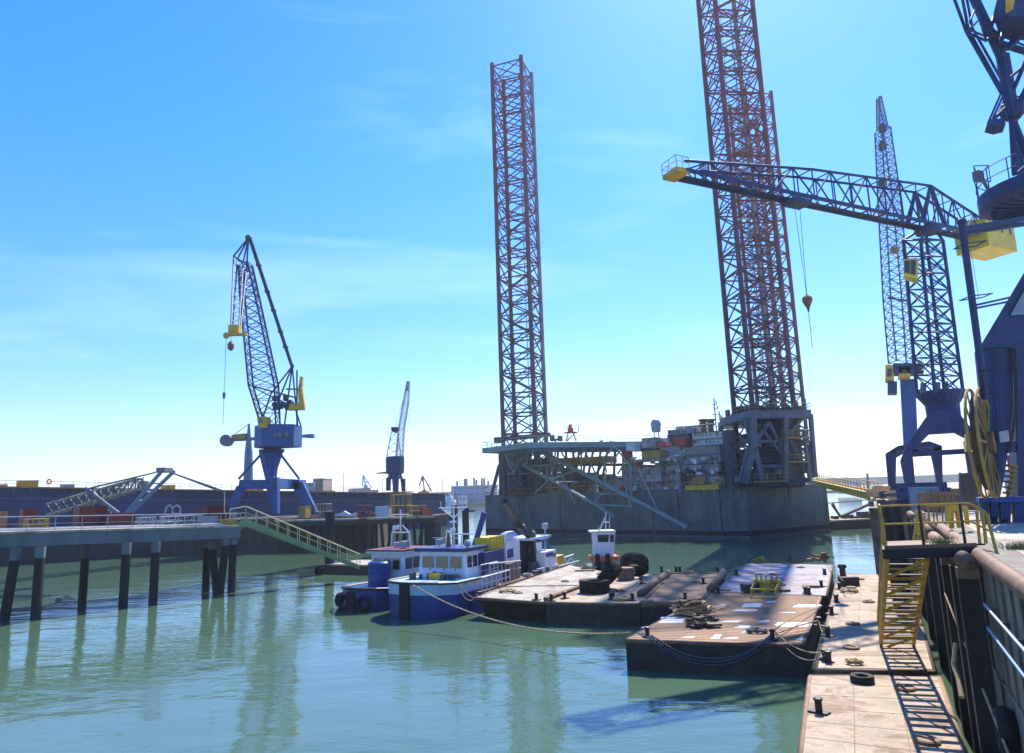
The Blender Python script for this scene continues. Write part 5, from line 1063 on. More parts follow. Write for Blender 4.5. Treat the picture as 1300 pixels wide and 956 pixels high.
# mast pipe with brackets and twin bars
m = M(); m.tube(P(1221, 284, 29), P(1246, 470, 30.5), .15, 12); m.tube(P(1246, 470, 30.5), P(1250, 505, 31.5), .15, 12); m.ball(P(1221, 282, 29), .2, 10); m.build('mast_pipe', 'crane_navy', nk)
for (x, y, s_) in ((1231, 311, 1), (1239, 377, 1)):
    m = M(); c = P(x, y, 29.3); q = [c+V((dx_*.5, dy_*.35, dx_*.05)) for dx_, dy_ in ((-1, -1), (1, -1), (1, 1), (-1, 1))]
    for a_, b_ in zip(q, q[1:]+q[:1]): m.tube(a_, b_, .03, 5)
    m.build('pipe_bracket', 'crane_navy', nk)
m = M(); m.beam(P(1222, 291, 29), P(1310, 276, 31), .22, .2); m.beam(P(1222, 296, 29.6), P(1310, 283, 31.6), .22, .2); m.beam(P(1240, 387, 29.8), P(1285, 377, 33), .1, .1); m.beam(P(1240, 391, 29.8), P(1280, 383, 33), .1, .1); m.build('twin_bar', 'crane_navy', nk)
m = M(); m.tube(P(1232, 316, 29.5), P(1243, 380, 30), .012, 4); m.tube(P(1229, 316, 29.5), P(1236, 375, 30), .012, 4); m.build('cable', 'wire', nk)
# slewing platform, rail and floodlight
sc_ = P(1333, 258, 34); zt2 = P(1253, 236, 34).z-sc_.z
m = M(); m.lathe(sc_, [(2.3, 0), (3.08, .25), (3.1, .9)], 28); sp = m.build('slewing_platform', 'crane_navy', nk)
m = M()
for k in range(28):
    a_ = k*2*math.pi/28; v_ = V((math.cos(a_), math.sin(a_), 0)); m.beam(sc_+v_*.8+V((0, 0, -.08)), sc_+v_*2.6+V((0, 0, .0)), .06, .16)
m.build('underside_rib', 'crane_navy', sp)
m = M()
for h_ in (.55, 1.15): m.torus(sc_+V((0, 0, .9+h_)), 3.05, .03, (0, 0, 1), 32, 5)
for k in range(16): a_ = k*2*math.pi/16; v_ = V((math.cos(a_)*3.05, math.sin(a_)*3.05, .9)); m.tube(sc_+v_, sc_+v_+V((0, 0, 1.15)), .03, 5)
m.build('railing', 'crane_navy', sp)
m = M(); fl = P(1242, 224, 33.5); m.box(fl, (.45, .35, .5), .5); 
q = [fl+V((x*.38, -.3, z*.45)) for x, z in ((-1, -1), (1, -1), (1, 1), (-1, 1))]
for a_, b_ in zip(q, q[1:]+q[:1]): m.tube(a_, b_, .03, 4); m.tube(a_, fl, .025, 4)
m.tube(fl+V((.2, 0, -.2)), P(1254, 240, 33.8), .08, 6); m.build('floodlight', 'crane_grey', nk)
m = M(); m.lathe(P(1333, 236, 34), [(1.2, 0), (1.4, 2.5)], 18); m.build('slewing_column', 'crane_navy', nk)
# lattice superstructure and jib root
nb_ = [(1210, -6, 1227, 41, .1), (1221, -6, 1230, 41, .1), (1227, 41, 1271, 118, .1), (1229, 38, 1274, 118, .1), (1235, -6, 1271, 72, .3), (1271, 72, 1284, 150, .3), (1227, 41, 1243, 25, .07), (1227, 41, 1252, 52, .08), (1230, 30, 1240, 8, .06), (1252, 52, 1240, 10, .08), (1271, 118, 1254, 157, .07), (1274, 120, 1257, 158, .07), (1284, 130, 1256, 156, .12), (1284, 150, 1288, 222, .16), (1288, 160, 1310, 215, .25), (1288, 222, 1320, 195, .07), (1255, 50, 1262, 20, .1), (1262, 55, 1310, 70, .14), (1271, 72, 1310, 10, .1), (1280, 62, 1310, 30, .14), (1271, 55, 1276, 20, .12), (1275, 104, 1310, 75, .08), (1284, 120, 1310, 60, .14), (1280, 125, 1310, 128, .07), (1260, 40, 1310, 62, .07), (1284, 150, 1310, 100, .2), (1245, 30, 1310, 22, .1), (1250, 40, 1275, 48, .1)]
m = M()
for i, (x0, y0, x1, y1, r_) in enumerate(nb_):
    m.tube(P(x0, y0, 33-(y1 < 60)*1.2), P(x1, y1, 33), r_*.8, 6)
    if i % 2: m.tube(P(x0+5, y0-3, 35-(y1 < 60)*1.2), P(x1+5, y1-3, 35), r_*.7, 6)
m.build('lattice_boom', 'crane_navy', nk)
m = M(); m.slab([P(x, y, 32.2) for x, y in ((1253, 157), (1256, 151), (1275, 150), (1277, 157), (1264, 160))], U*1); m.ball(P(1285, 140, 33.4), .6, 10); m.build('pivot_block', 'crane_navy', nk)
m = M(); m.slab([P(x, y, 31) for x, y in ((1268, -10), (1320, -10), (1320, 24), (1278, 20))], U*2); cb = m.build('cab', 'crane_navy', nk)
m = M(); m.slab([P(x, y, 30.95) for x, y in ((1276, -8), (1290, -8), (1286, 12), (1277, 16))], U*.06); m.build('cab_panel', 'yellow', cb)
# striped workshop behind the near crane
ws = thing('workshop_building', 'white and blue striped workshop behind the near crane leg with a red panel below', 'building', P(1300, 640, 60))
fr = Fr((0, 60), (1, 60))
for i, (y0, y1, mt) in enumerate(((500, 522, 'far_white'), (522, 534, 'far_blue'), (534, 550, 'far_white'), (550, 562, 'far_blue'), (562, 578, 'far_white'), (578, 596, 'module_red'), (596, 645, 'far_white'))):
    m = M(); p0, p1 = P(1280, y1, 60), P(1420, y1, 60); q = [V((p.x, p.y, 0)) for p in (p0, p1)]; q += [q[1]+V((20, 24, 0)), q[0]+V((20, 24, 0))]; m.prism(q, p0.z, P(1280, y0, 60).z); m.build('wall_band', mt, ws)
# ---------------------------------------------------------------- work barge with folded booms by the rig
wb_ = thing('work_barge', 'low black work barge with two folded booms beside the rig', 'barge', G(1084, 673, 0))
q = [G(1056, 673, 0), G(1112, 670, 0)]; q = [V((p.x, p.y, 0)) for p in q]; q += [q[1]+V((4, 14, 0)), q[0]+V((4, 14, 0))]
m = M(); m.prism(q, -.5, 1.5); m.build('hull', 'hull_black', wb_)
m = M(); m.prism([lerp(p, sum(q, V())/4, .04) for p in q], 1.4, 1.7); m.build('deck', 'deck_pink', wb_)
Yb = q[0].y+5
m = M(); m.tube(P(1067, 656, Yb), P(1108, 638, Yb), .3, 6); m.tube(P(1067, 656, Yb), P(1056, 640, Yb), .25, 6); m.tube(P(1066, 655, Yb), P(1057, 638, Yb+2), .15, 6); m.build('boom', 'rig_dark', wb_)
for x, y, w__, h__ in ((1082, 658, 4, 5), (1088, 658, 5, 3), (1099, 658, 11, 9), (1075, 658, 4, 3), (1063, 659, 5, 4)): m = M(); m.slab([P(x-w__/2, y, Yb), P(x+w__/2, y, Yb), P(x+w__/2*.7, y-h__, Yb), P(x-w__/2, y-h__*.9, Yb)], (0, 2, 0)); m.build('deck_machine', 'rig_dark', wb_)
m = M(); a_, b_ = FB.at(1015, 642, .3), P(1068, 645, 112); m.tube(a_, P(1108, 634, Yb+20), .1); tag(m.build('mooring_rope', 'rope_dark'), 'dark mooring rope from the rig bow towards the far quay', 'rope')
m = M(); p = P(1101, 617, 300); m.tube(V((p.x, 300, 0)), P(1101, 601, 300), .5, 6); tag(m.build('beacon_mast', 'crane_grey'), 'thin beacon mast on the far shore between rig and crane', 'mast')
for k, (x, w__, h__, Y) in enumerate(((1078, 16, 3.5, 420), (1088, 8, 5, 400))):
    goods('shore_building', ('long low pale building on the far shore right of the rig', 'small grey building on the far shore right of the rig')[k], 'building', Fr((0, Y), (1, Y)), x-w__/2, 615-h__, x+w__/2, 617, 0, 8, 1.6, 'far_white')
# ================================================================ BOATS
def hullmesh(T, pts, lv, name, mt, par):
    'pts: plan outline (local); lv: list of (z, scale) rings lofted'
    m = M(); n = len(pts)
    for z, k in lv: m.v += [V((x*k if x < 0 else x-(1-k)*1.3, y*k, z + (.12*max(0, x)*0 if z < 1 else max(0, x)**2*.010))) for x, y in pts]
    for r in range(len(lv)-1): m.f += [(r*n+i, r*n+(i+1) % n, (r+1)*n+(i+1) % n, (r+1)*n+i) for i in range(n)]
    m.f += [tuple(range(n))[::-1], tuple(range((len(lv)-1)*n, len(lv)*n))]
    return m.xf(T).build(name, mt, par)
def tyre_mb(c, R_, w_, ax, knobs=0, n=28):
    m = M(); m.lathe(c, [(R_*.58, -w_*.42), (R_*.92, -w_*.5), (R_, -w_*.36), (R_, w_*.36), (R_*.92, w_*.5), (R_*.58, w_*.42), (R_*.52, w_*.3), (R_*.52, -w_*.3), (R_*.58, -w_*.42)], n, ax)
    m.f = m.f[:-2]
    Qm = V(ax).to_track_quat('Z', 'Y').to_matrix()
    for k in range(knobs):
        a = 2*math.pi*k/knobs
        for s_ in (-1, 1):
            v_ = Qm @ V((math.cos(a+s_*.06), math.sin(a+s_*.06), 0)); y_ = Qm @ V((-math.sin(a), math.cos(a), 0)); z_ = Qm @ V((0, 0, 1))
            R3 = Matrix((v_, y_, z_)).transposed(); m.box(V(c)+v_*R_*1.03+z_*s_*w_*.24, (R_*.12, R_*.13, w_*.42), 0, R3)
    return m
def workboat(name, lb, stem, L_, Bm, hs, hullc, topc, housec, roofc, house, grp, extra):
    bow = V((stem.x, stem.y, 0)); ctr = bow+U*L_*.5; t = thing(name, lb, 'workboat', ctr, grp, math.atan2(-U.y, -U.x)); T = t.matrix_basis.copy()
    # local: x forward to the bow, y to port ( = towards -W )
    l2, b2 = L_/2, Bm/2
    pts = [(l2, .38), (l2-.9, b2*.72), (l2-2.2, b2), (-l2+1, b2), (-l2, b2*.9), (-l2, -b2*.9), (-l2+1, -b2), (l2-2.2, -b2), (l2-.9, -b2*.72), (l2, -.38)]
    h = hullmesh(T, pts, [(-.6, .8), (.1, .93), (hs*.62, .985)], 'hull', hullc, t)
    hullmesh(T, pts, [(hs*.62, .99), (hs-.1, 1.01)], 'bulwark_band', topc, h)
    m = M(); pp = [V((x*.95, y*.93, 0)) for x, y in pts]; m.prism(pp, hs*.6, hs*.72); m.xf(T).build('deck', 'deck_grey', t)
    m = M(); rr = [V((x*1.01, y*1.02, hs-.08+max(0, x)**2*.010)) for x, y in pts]; m.line(rr+rr[:1], .09, 6).xf(T).build('gunwale', 'black', t)
    m = M(); m.box((l2+.02, 0, hs*.45), (.35, .78, hs*1.15)); m.xf(T).build('bow_fender', 'rubber', t)
    x0, x1, w_, z0, z1 = house; dz = z1-z0
    m = M(); sl = .18
    q0 = [V((x1+sl, -w_/2, z0)), V((x1+sl, w_/2, z0)), V((x0, w_/2, z0)), V((x0, -w_/2, z0))]; q1 = [V((x1, -w_/2*.96, z1)), V((x1, w_/2*.96, z1)), V((x0, w_/2*.96, z1)), V((x0, -w_/2*.96, z1))]
    m.add(q0+q1, [(3, 2, 1, 0), (4, 5, 6, 7), (0, 1, 5, 4), (1, 2, 6, 5), (2, 3, 7, 6), (3, 0, 4, 7)]); wh = m.xf(T).build('wheelhouse', housec, t)
    m = M(); m.box(((x0+x1)/2+.1, 0, z1+.13), (x1-x0+.7, w_+.35, .26)); rf = m.xf(T).build('roof', roofc, t)
    za, zc = z0+dz*.55, z0+dz*.86; fx = lambda z: x1+sl*(1-(z-z0)/dz)+.02
    for k in range(3):
        y0, y1 = -w_/2+.25+(w_-.5)/3*k+.12, -w_/2+.25+(w_-.5)/3*(k+1)-.12
        m = M(); m.slab([V((fx(za), y0, za)), V((fx(za), y1, za)), V((fx(zc), y1, zc)), V((fx(zc), y0, zc))], (-.06, 0, 0)); m.xf(T); wn = m.build('window', 'glass', wh)
        m = M(); e = .06; cs_ = [V((fx(za)+.01, y0, za)), V((fx(za)+.01, y1, za)), V((fx(zc)+.01, y1, zc)), V((fx(zc)+.01, y0, zc))]; m.line([V((p.x+.0, p.y, p.z)) for p in cs_+cs_[:1]], .045, 4).xf(T).build('window_frame', 'grey_paint', wn)
    for s_ in (-1, 1):
        nk_ = 3
        for k in range(nk_):
            a, b = x0+.25+(x1-x0-.4)/nk_*k+.08, x0+.25+(x1-x0-.4)/nk_*(k+1)-.1
            m = M(); y = s_*(w_/2*.965+.015); m.slab([V((a, y, za)), V((b, y, za)), V((b, y, zc)), V((a, y, zc))], (0, s_*.03, 0)); m.xf(T).build('window', 'glass', wh)
    random.seed(int(L_*7))
    for k in range(16):      # rust runs and scuffs on the sides
        s_ = random.choice((-1, 1)); x = random.uniform(-l2+1.2, l2-2.4); z = random.choice((hs-.12, hs*.6)); L3 = random.uniform(.2, .7)
        m = M(); m.slab([V((x, s_*(b2*1.012), z)), V((x+.07, s_*(b2*1.012), z)), V((x+.03, s_*(b2*.985), z-L3))], (0, s_*.012, 0)); m.xf(T).build('rust_run', 'rust_tube', h)
    m = M(); zz = hs
    m2 = []
    for s_ in (-1, 1): rail(m, [V((x1-1, s_*b2*.93, zz-.1)), V((-l2+.5, s_*b2*.93, zz-.1))], .9, 1.3, .03)
    rail(m, [V((-l2+.5, -b2*.93, zz-.1)), V((-l2+.5, b2*.93, zz-.1))], .9, 1.3, .03); m.xf(T).build('railing', 'galv', t)
    extra(t, T, l2, b2, hs, x0, x1, w_, z0, z1, wh, rf)
    return t
def X1(t, T, l2, b2, hs, x0, x1, w_, z0, z1, wh, rf):
    xm = (x0+x1)/2; zr_ = z1+.26
    m = M(); m.tube(V((xm, .2, zr_)), V((xm, .2, zr_+4.0)), .075, 8); m.tube(V((xm, -1.2, zr_+3.0)), V((xm, 1.5, zr_+3.0)), .04); m.tube(V((xm, -1.0, zr_+3.0)), V((xm, .2, zr_+2.2)), .05); m.tube(V((xm, 1.3, zr_+3.0)), V((xm, .2, zr_+2.2)), .05); m.tube(V((xm, -1.0, zr_+3.0)), V((xm, -1.0, zr_+3.5)), .03); m.tube(V((xm, .2, zr_+4)), V((xm, .2, zr_+4.7)), .025)
    m.box((xm+.1, .2, zr_+1.3), (.3, .3, .25)); m.box((xm+.1, .2, zr_+1.9), (.25, .5, .12)); m.xf(T).build('mast', 'white', t)
    m = M(); m.tube(V((xm+.5, 1.2, zr_)), V((xm+.5, 1.2, zr_+.9)), .05); m.box((xm+.5, 1.2, zr_+.98), (.14, 2.2, .1)); m.xf(T).build('radar', 'white', t)
    m = M(); m.box((xm-.2, -1.3, zr_+.35), (.5, .5, .35)); m.tube(V((xm-.2, -1.3, zr_)), V((xm-.2, -1.3, zr_+.4)), .05); m.ball(V((xm+.6, 1.8, zr_+.3)), .28, 10); m.box((xm-.6, -1.0, zr_+.6), (.12, 2.4, .08)); m.xf(T).build('searchlight', 'grey_paint', t)
    m = M(); m.lathe(V((xm+.2, -.2, zr_)), [(.22, 0), (.14, .8), (.1, 1.1)], 10); m.xf(T).build('horn_post', 'rust_tube', t)
    m = M(); m.beam(V((x0-1.2, .4, zr_-.5)), V((x0-1.6, 1.3, zr_+2.5)), .4, .45); m.beam(V((x0-1.2, .4, z0)), V((x0-1.2, .4, zr_-.3)), .5, .5); m.xf(T).build('deck_crane', 'tug_blue', t)
    m = M()
    for k in range(7): m.box((x1+.9+random.uniform(-.2, 1.2), random.uniform(-1.6, 1.6), z0+.75), (random.uniform(.25, .6), random.uniform(.2, .5), random.uniform(.6, 1.3)), random.random())
    m.xf(T).build('anchor_winch', 'rig_dark', t)
    m = M(); m.box((x1+1.6, .5, hs*.72+.85), (.6, 1.0, .6)); m.xf(T).build('tool_box', 'yellow', t)
    m = M(); m.torus(V((x0+.5, -w_/2-.08, z0+1.15)), .28, .08, (0, 1, 0)); m.torus(V((x1+.35, w_/2-.6, z0+.7)), .28, .08, (1, 0, 0)); m.xf(T).build('life_ring', 'orange', t)
    for y in (-1.1, .2, 1.2):
        m = M(); m.box((x1+.09, y, z0+dz_*.5 if False else z0+1.35), (.02, .12, .12)); m.xf(T).build('wiper', 'black', wh)
    m = M(); m.box((-l2+.7, 0, hs*.72+.4), (.9, 2.6, .8)); m.xf(T).build('deck_load', 'rig_dark', t)
    for x in (l2-3.4, l2-5.4, -3): m = M(); m.torus(V((x, -b2-.12, .75)), .34, .14, (0, 1, 0)); m.xf(T).build('tyre_fender', 'rubber', t)
tug1 = workboat('workboat', 'blue hulled workboat with white wheelhouse and navy roof, bow towards the camera', G(514.5, 787, 0), 9, 6.0, 2.35, 'tug_blue', 'pale_blue', 'white', 'tug_roof', (-3.1, -.3, 4.3, 1.55, 4.25), 'workboats moored together in the basin', X1)
def X2(t, T, l2, b2, hs, x0, x1, w_, z0, z1, wh, rf):
    zr_ = z1+.26; xm = (x0+x1)/2
    m = M(); m.lathe(V((x1+1.3, .2, hs*.7)), [(.85, 0), (.88, .1), (.88, 2.3), (.8, 2.4)], 20); 
    for z in (.3, .95, 1.6, 2.25): m.torus(V((x1+1.3, .2, hs*.7+z)), .88, .05, n=20)
    m.xf(T).build('water_tank', 'tug_blue', t, True)
    m = M()
    for y in (-1.0, 1.0): m.tube(V((xm, y, zr_)), V((xm, y*.9, zr_+1.3)), .06); m.tube(V((xm, y*.9, zr_+1.3)), V((xm, y*.2, zr_+1.9)), .06)
    m.tube(V((xm, 0, zr_+1.4)), V((xm, 0, zr_+3.2)), .06); m.tube(V((xm, -.9, zr_+2.8)), V((xm, .9, zr_+2.8)), .04); m.tube(V((xm, -.9, zr_+1.3)), V((xm, .9, zr_+1.3)), .05); m.box((xm, -.5, zr_+1.7), (.3, .5, .3)); m.xf(T).build('mast_frame', 'white', t)
    m = M(); m.box((xm+.3, .6, zr_+.35), (.7, .6, .5)); m.xf(T).build('roof_locker', 'grey_paint', t); m = M(); m.box((xm-.5, -.7, zr_+.25), (.5, .5, .4)); m.xf(T).build('roof_locker', 'grey_paint', t)
    m = M(); m.box((xm+.1, 0, zr_-.02), (x1-x0+.8, w_+.45, .12)); m.xf(T).build('roof_rim', 'red', rf)
    for k, (x, y) in enumerate(((l2-.3, .9), (l2-.3, -.9), (l2-1.5, -b2), (l2-3.2, -b2))): m = M(); m.torus(V((x, y*1.05, .6)), .42, .18, (1, .3, 0) if k < 2 else (0, 1, 0)); m.xf(T).build('tyre_fender', 'rubber', t)
    m = M(); m.torus(V((x1+.35, -w_/2+.5, z0+.8)), .28, .08, (1, 0, 0)); m.xf(T).build('life_ring', 'orange', t)
tug2 = workboat('workboat', 'small low blue workboat with red rimmed roof and upright blue tank, leftmost of the boats', G(446, 777, 0), 12, 4.6, 1.45, 'tug_blue', 'tug_blue', 'white', 'far_white', (-2.0, 1.6, 3.4, 1.1, 3.95), 'workboats moored together in the basin', X2)
# crane boat alongside the pale pontoon
ea, eb = g(604, 758), g(724, 718); FC = Fr(ea-U*0, eb); FC = Fr(ea, eb)
cbt = thing('crane_boat', 'cluttered blue crane boat with a folded dark knuckle boom alongside the pale pontoon', 'crane boat', FC.w(9, -3, 0), 'workboats moored together in the basin')
m = M(); m.prism([FC.w(2.2, -.5, 0), FC.w(FC.len+1.5, -.5, 0), FC.w(FC.len+3, -2.5, 0), FC.w(FC.len+1.5, -4.8, 0), FC.w(2.2, -4.8, 0)], -.4, 1.25); m.build('hull', 'tug_blue', cbt)
m = M(); m.prism([FC.w(2.4, -.7, 0), FC.w(FC.len+1.3, -.7, 0), FC.w(FC.len+2.7, -2.5, 0), FC.w(FC.len+1.3, -4.6, 0), FC.w(2.4, -4.6, 0)], 1.2, 1.4); m.build('deck', 'rust_tube', cbt)
m = M(); m.tube(FC.w(2.2, -.45, 1.2), FC.w(FC.len+1.5, -.45, 1.2), .12, 8); m.build('rubbing_rail', 'concrete_pale', cbt)
def cbox(x0, y0, x1, y1, off, dep, mt, nm, z0=1.35, par=None):
    m = M(); FC.box(m, x0, y0, x1, y1, off, dep, z0); return m.build(nm, mt, par or cbt)
c1_ = cbox(616, 699, 641, 740, -1.6, 2.6, 'tug_roof', 'store_container'); c2__ = cbox(643, 686, 661, 730, -1.8, 2.4, 'white', 'store_cabin'); cbox(645, 697, 652, 708, -1.74, .08, 'tug_blue', 'cabin_mark', None, c2__)
cbox(622, 681, 640, 694, -2, 1.4, 'yellow_clean', 'fuel_tank', P(630, 697, FC.at(630, 697, -2).y).z)
m = M(); 
for k in range(5): x = 623.5+k*4; FC.box(m, x, 681.5, x+.9, 694, -1.95, .1)
m.build('tank_rib', 'yellow', cbt)
m = M(); c = FC.at(641, 685, -2.4); m.lathe(c, [(.2, -.2), (.62, .1), (.65, .5), (.65, 1.5), (.2, 1.8)], 14, FC.e); m.build('round_tank', 'far_white', cbt, True)
cbox(661, 688, 675, 729, -2.4, 2, 'black', 'cavity_shade'); cb1 = cbox(680, 688, 689, 721, -1.8, 2, 'white', 'deck_house'); cbox(688, 684, 699, 718, -2.2, 2, 'tug_blue', 'deck_house')  # black box paints in the shade of the open cavity between the cabins
m = M(); FC.box(m, 676, 681, 700, 684, -1.4, 3); m.build('awning', 'pale_blue', cbt)
wh2 = cbox(692, 699, 707, 724, -.9, 1.6, 'white', 'wheelhouse'); cbox(694, 701.5, 702, 706.5, -.84, .08, 'tug_blue', 'window', None, wh2); cbox(703, 702, 706, 707, -.84, .08, 'glass', 'window', None, wh2)
cbox(708, 705, 717, 721, -1.2, 1, 'yellow', 'gas_locker')
m = M(); c = FC.at(692, 700, -1.9); m.tube(c, FC.at(692, 672, -1.9), .09, 8); m.lathe(FC.at(692, 672, -1.9), [(.12, 0), (.3, .15), (.3, .5), (.2, .6)], 10); m.build('funnel', 'grey_paint', cbt)
m = M(); m.line([FC.at(x, y, -1.2) for x, y in ((718, 718), (724, 708), (731, 714), (722, 720), (716, 708), (728, 704))], .07, 6); m.line([FC.at(x, y, -.8) for x, y in ((712, 718), (735, 712))], .05); m.build('davit', 'white', cbt)
m = M(); rail(m, [FC.w(2.4, -.7, 1.4), FC.w(7.5, -.7, 1.4)], 1.0, .8, .035); m.build('railing', 'far_white', cbt)
m = M()
for x in range(622, 662, 5): m.tube(FC.at(x, 716-(x-622)*.1, -.9), V((FC.at(x, 716, -.9).x, FC.at(x, 716, -.9).y, 1.4)), .045, 5)
m.line([FC.at(621, 716, -.9), FC.at(661, 712, -.9)], .06, 5); m.line([FC.at(621, 726, -.9), FC.at(661, 721, -.9)], .04, 5); m.build('cage', 'galv', cbt)
cbox(647, 714, 661, 738, -1.1, 1.0, 'rust_tube', 'rusty_frame')
m = M(); pp = [FC.at(x, y, -2) for x, y in ((677, 728), (677, 700), (674, 679), (662, 670))]; m.beam(pp[0], pp[1], .55, .55); m.beam(pp[1], pp[2], .5, .5); m.beam(pp[2], pp[3], .55, .7); m.beam(pp[3], FC.at(641, 636, -2), .42, .5); m.beam(FC.at(663, 674, -2.1), FC.at(650, 650, -2.1), .2, .22); m.beam(FC.at(668, 676, -1.6), FC.at(648, 643, -1.6), .12, .12); m.build('knuckle_boom', 'hull_black', cbt)
m = M(); m.lathe(FC.at(677, 730, -2), [(.7, 0), (.6, .9), (.45, 1.2)], 14); m.ball(pp[2], .5, 10); m.ball(pp[3], .42, 10); m.build('boom_joint', 'rig_dark', cbt)
for k in range(16):
    x = random.uniform(664, 708); m = M(); c = FC.at(x, 726-(x-664)*.12, -.9); c.z = 1.5; m.box(c, (random.uniform(.2, .7), .4, random.uniform(.2, .6)), random.random()); m.build('deck_gear', random.choice(['white', 'rubber', 'grey_paint', 'rig_dark']), cbt)
# small white tug
YT = 67
wt = thing('small_tug', 'small white tug with a tall narrow wheelhouse and an orange band behind the tyre pontoon', 'tug', G(768, 730, 0), 'workboats moored together in the basin')
def TT(x, y, d=0): return P(x, y, YT+d)
m = M(); hw2 = TT(785, 725).x-TT(768, 725).x; cx_ = TT(768, 725).x
m.v = []; 
pl_ = [(-1, 0), (-.8, -1.6), (.8, -1.6), (1, 0), (.9, 5), (-.9, 5)]
m.prism([V((cx_+x*hw2*1.15, YT+y, 0)) for x, y in pl_], -.4, 1.2); m.build('hull', 'hull_black', wt)
m = M()
vs = [V((TT(x, y).x, YT+d, TT(x, y).z)) for d in (0, 2.0) for x, y in ((755.5, 707), (779, 707), (781, 676), (753.5, 676))]
m.add(vs, [(0, 1, 2, 3), (7, 6, 5, 4), (0, 4, 5, 1), (1, 5, 6, 2), (2, 6, 7, 3), (3, 7, 4, 0)]); wh3 = m.build('wheelhouse', 'white', wt)
m = M(); m.box((cx_, YT+1, TT(768, 675).z), (hw2*1.9, 2.4, .16)); m.build('roof', 'far_white', wt)
m = M(); m.slab([TT(x, y, -.02) for x, y in ((759, 688), (772, 688), (773, 679), (758.5, 679))], (0, -.03, 0)); m.build('window', 'glass', wh3)
m = M(); m.slab([TT(x, y, -.02) for x, y in ((774.5, 688), (779, 688), (779.5, 679), (774.5, 679))], (0, -.03, 0)); m.build('window', 'glass', wh3)
m = M(); m.box((cx_, YT+.6, (TT(768, 706).z+TT(768, 711.5).z)/2), (hw2*2.1, 2.4, TT(768, 706).z-TT(768, 711.5).z)); m.build('orange_band', 'orange', wt)
m = M(); zt_ = TT(768, 711).z
for x in (-.9, -.5, .55, .95): m.tube(V((cx_+x*hw2, YT-.3, 1.1)), V((cx_+x*hw2, YT-.3, zt_)), .06)
m.box((cx_-.1, YT+1, 1.6), (hw2*1.3, 1.5, 1.0)); m.tube(V((cx_+.9*hw2, YT-.4, 1.1)), V((cx_+.9*hw2, YT-.4, zt_+.8)), .04); m.build('push_frame', 'grey_paint', wt)
for x in (-.55, .2): m = M(); m.lathe(V((cx_+x*hw2, YT-.5, 1.2)), [(.22, 0), (.25, .3), (.25, 1.2), (.15, 1.4)], 10); m.build('fender', 'rubber', wt)
m = M(); m.tube(TT(769, 676, 1), TT(769, 650, 1), .05); m.tube(TT(766, 663, 1), TT(773, 663, 1), .04); m.tube(TT(760, 675, .5), TT(768, 657, .5), .07); m.tube(TT(774, 675, 1), TT(773.5, 655, 1), .03); m.tube(TT(760, 676), TT(759.5, 667), .03); m.build('mast', 'far_white', wt)
# ================================================================ LOOSE THINGS ON THE BARGES
def loose_tyre(lb, px, py, R_, w_, ax, dz, knobs=30):
    c = g(px, py)+V((0, 0, dz)); o = tyre_mb(c, R_, w_, ax, knobs).build('rubber_tyre', 'rubber'); return tag(o, lb, 'tyre', 'big rubber tyres on the pontoons')
loose_tyre('large black tyre lying flat on the tan pontoon', 755, 752, .98, .85, (0, 0, 1), .46)
loose_tyre('large black tyre leaning against the flat one at a slant', 774, 748, .98, .8, (-.62, .35, .72), .98)
loose_tyre('black tyre with coarse tread tilted behind the rusty drum', 806, 732, 1.08, .85, (.15, .62, .75), .95, 34)
m = M(); c = g(795, 736); m.lathe(c, [(.62, 0), (.68, .1), (.68, .8), (.62, .95)], 16); m.torus(c+V((0, 0, .5)), .68, .04); tag(m.build('steel_drum', 'rust_tube'), 'rusty drum in front of the standing tyre', 'drum')
o = tyre_mb(g(1095, 866)+V((0, 0, .13)), .40, .24, (0, 0, 1), 0).build('rubber_tyre', 'rubber', None, True); tag(o, 'small smooth tyre lying on the front tan barge', 'tyre', 'big rubber tyres on the pontoons')
def heap(lb, cx_, cy_, n, ext, L0, mts, hmax, seed):
    random.seed(seed); c = g(cx_, cy_); t = thing('plank_heap', lb, 'wood heap', c)
    for k in range(n):
        f = k/n; r = (1-f)*ext; a = random.gauss(.1, .45); p = c+V((random.uniform(-r, r)*1.0, random.uniform(-r, r)*1.1, .08+hmax*f*random.uniform(.75, 1))); 
        R3 = Matrix.Rotation(a, 3, 'Z') @ Matrix.Rotation(random.uniform(-.22, .22), 3, 'Y') @ Matrix.Rotation(random.uniform(-.3, .3), 3, 'X')
        m = M(); m.box(p, (L0*random.uniform(.5, 1.1), random.uniform(.16, .32), random.uniform(.07, .14)), 0, R3); m.build('plank', random.choice(mts), t)
    return t
heap('heap of broken pale planks on the left edge of the brown barge', 878, 780, 40, 1.05, 1.5, ['wood', 'wood', 'tarp_brown', 'wood', 'pile_brown'], .75, 3)
heap('darker heap of dirty planks just in front of the pale ones', 892, 795, 26, .75, 1.1, ['wood', 'pile_brown', 'barge_side', 'tarp_brown'], .42, 5)
m = M(); m.beam(g(905, 783)+V((0, 0, .3)), g(921, 779)+V((0, 0, .35)), .1, .06); tag(m.build('loose_plank', 'wood'), 'single long plank sticking out right of the heap', 'plank')
for k, (x0, y0, x1, y1, lb) in enumerate(((738, 722, 757, 721, 'flat brown boards lying at the back of the pale pontoon'), (730, 725.5, 755, 725, 'thin boards in front of the flat brown boards'), (910, 750, 927, 750, 'short thick board on the grey barge'), (979, 752, 1003, 751, 'long dark board behind the yellow valve frame'), (1019, 746, 1040, 746, 'thin rusty bar near the right edge of the grey barge'))):
    m = M(); m.beam(g(x0, y0)+V((0, 0, .08)), g(x1, y1)+V((0, 0, .08)), .5 if k == 0 else .22, .14); tag(m.build('loose_board', 'wood' if k < 3 else 'rust_tube'), lb, 'board')
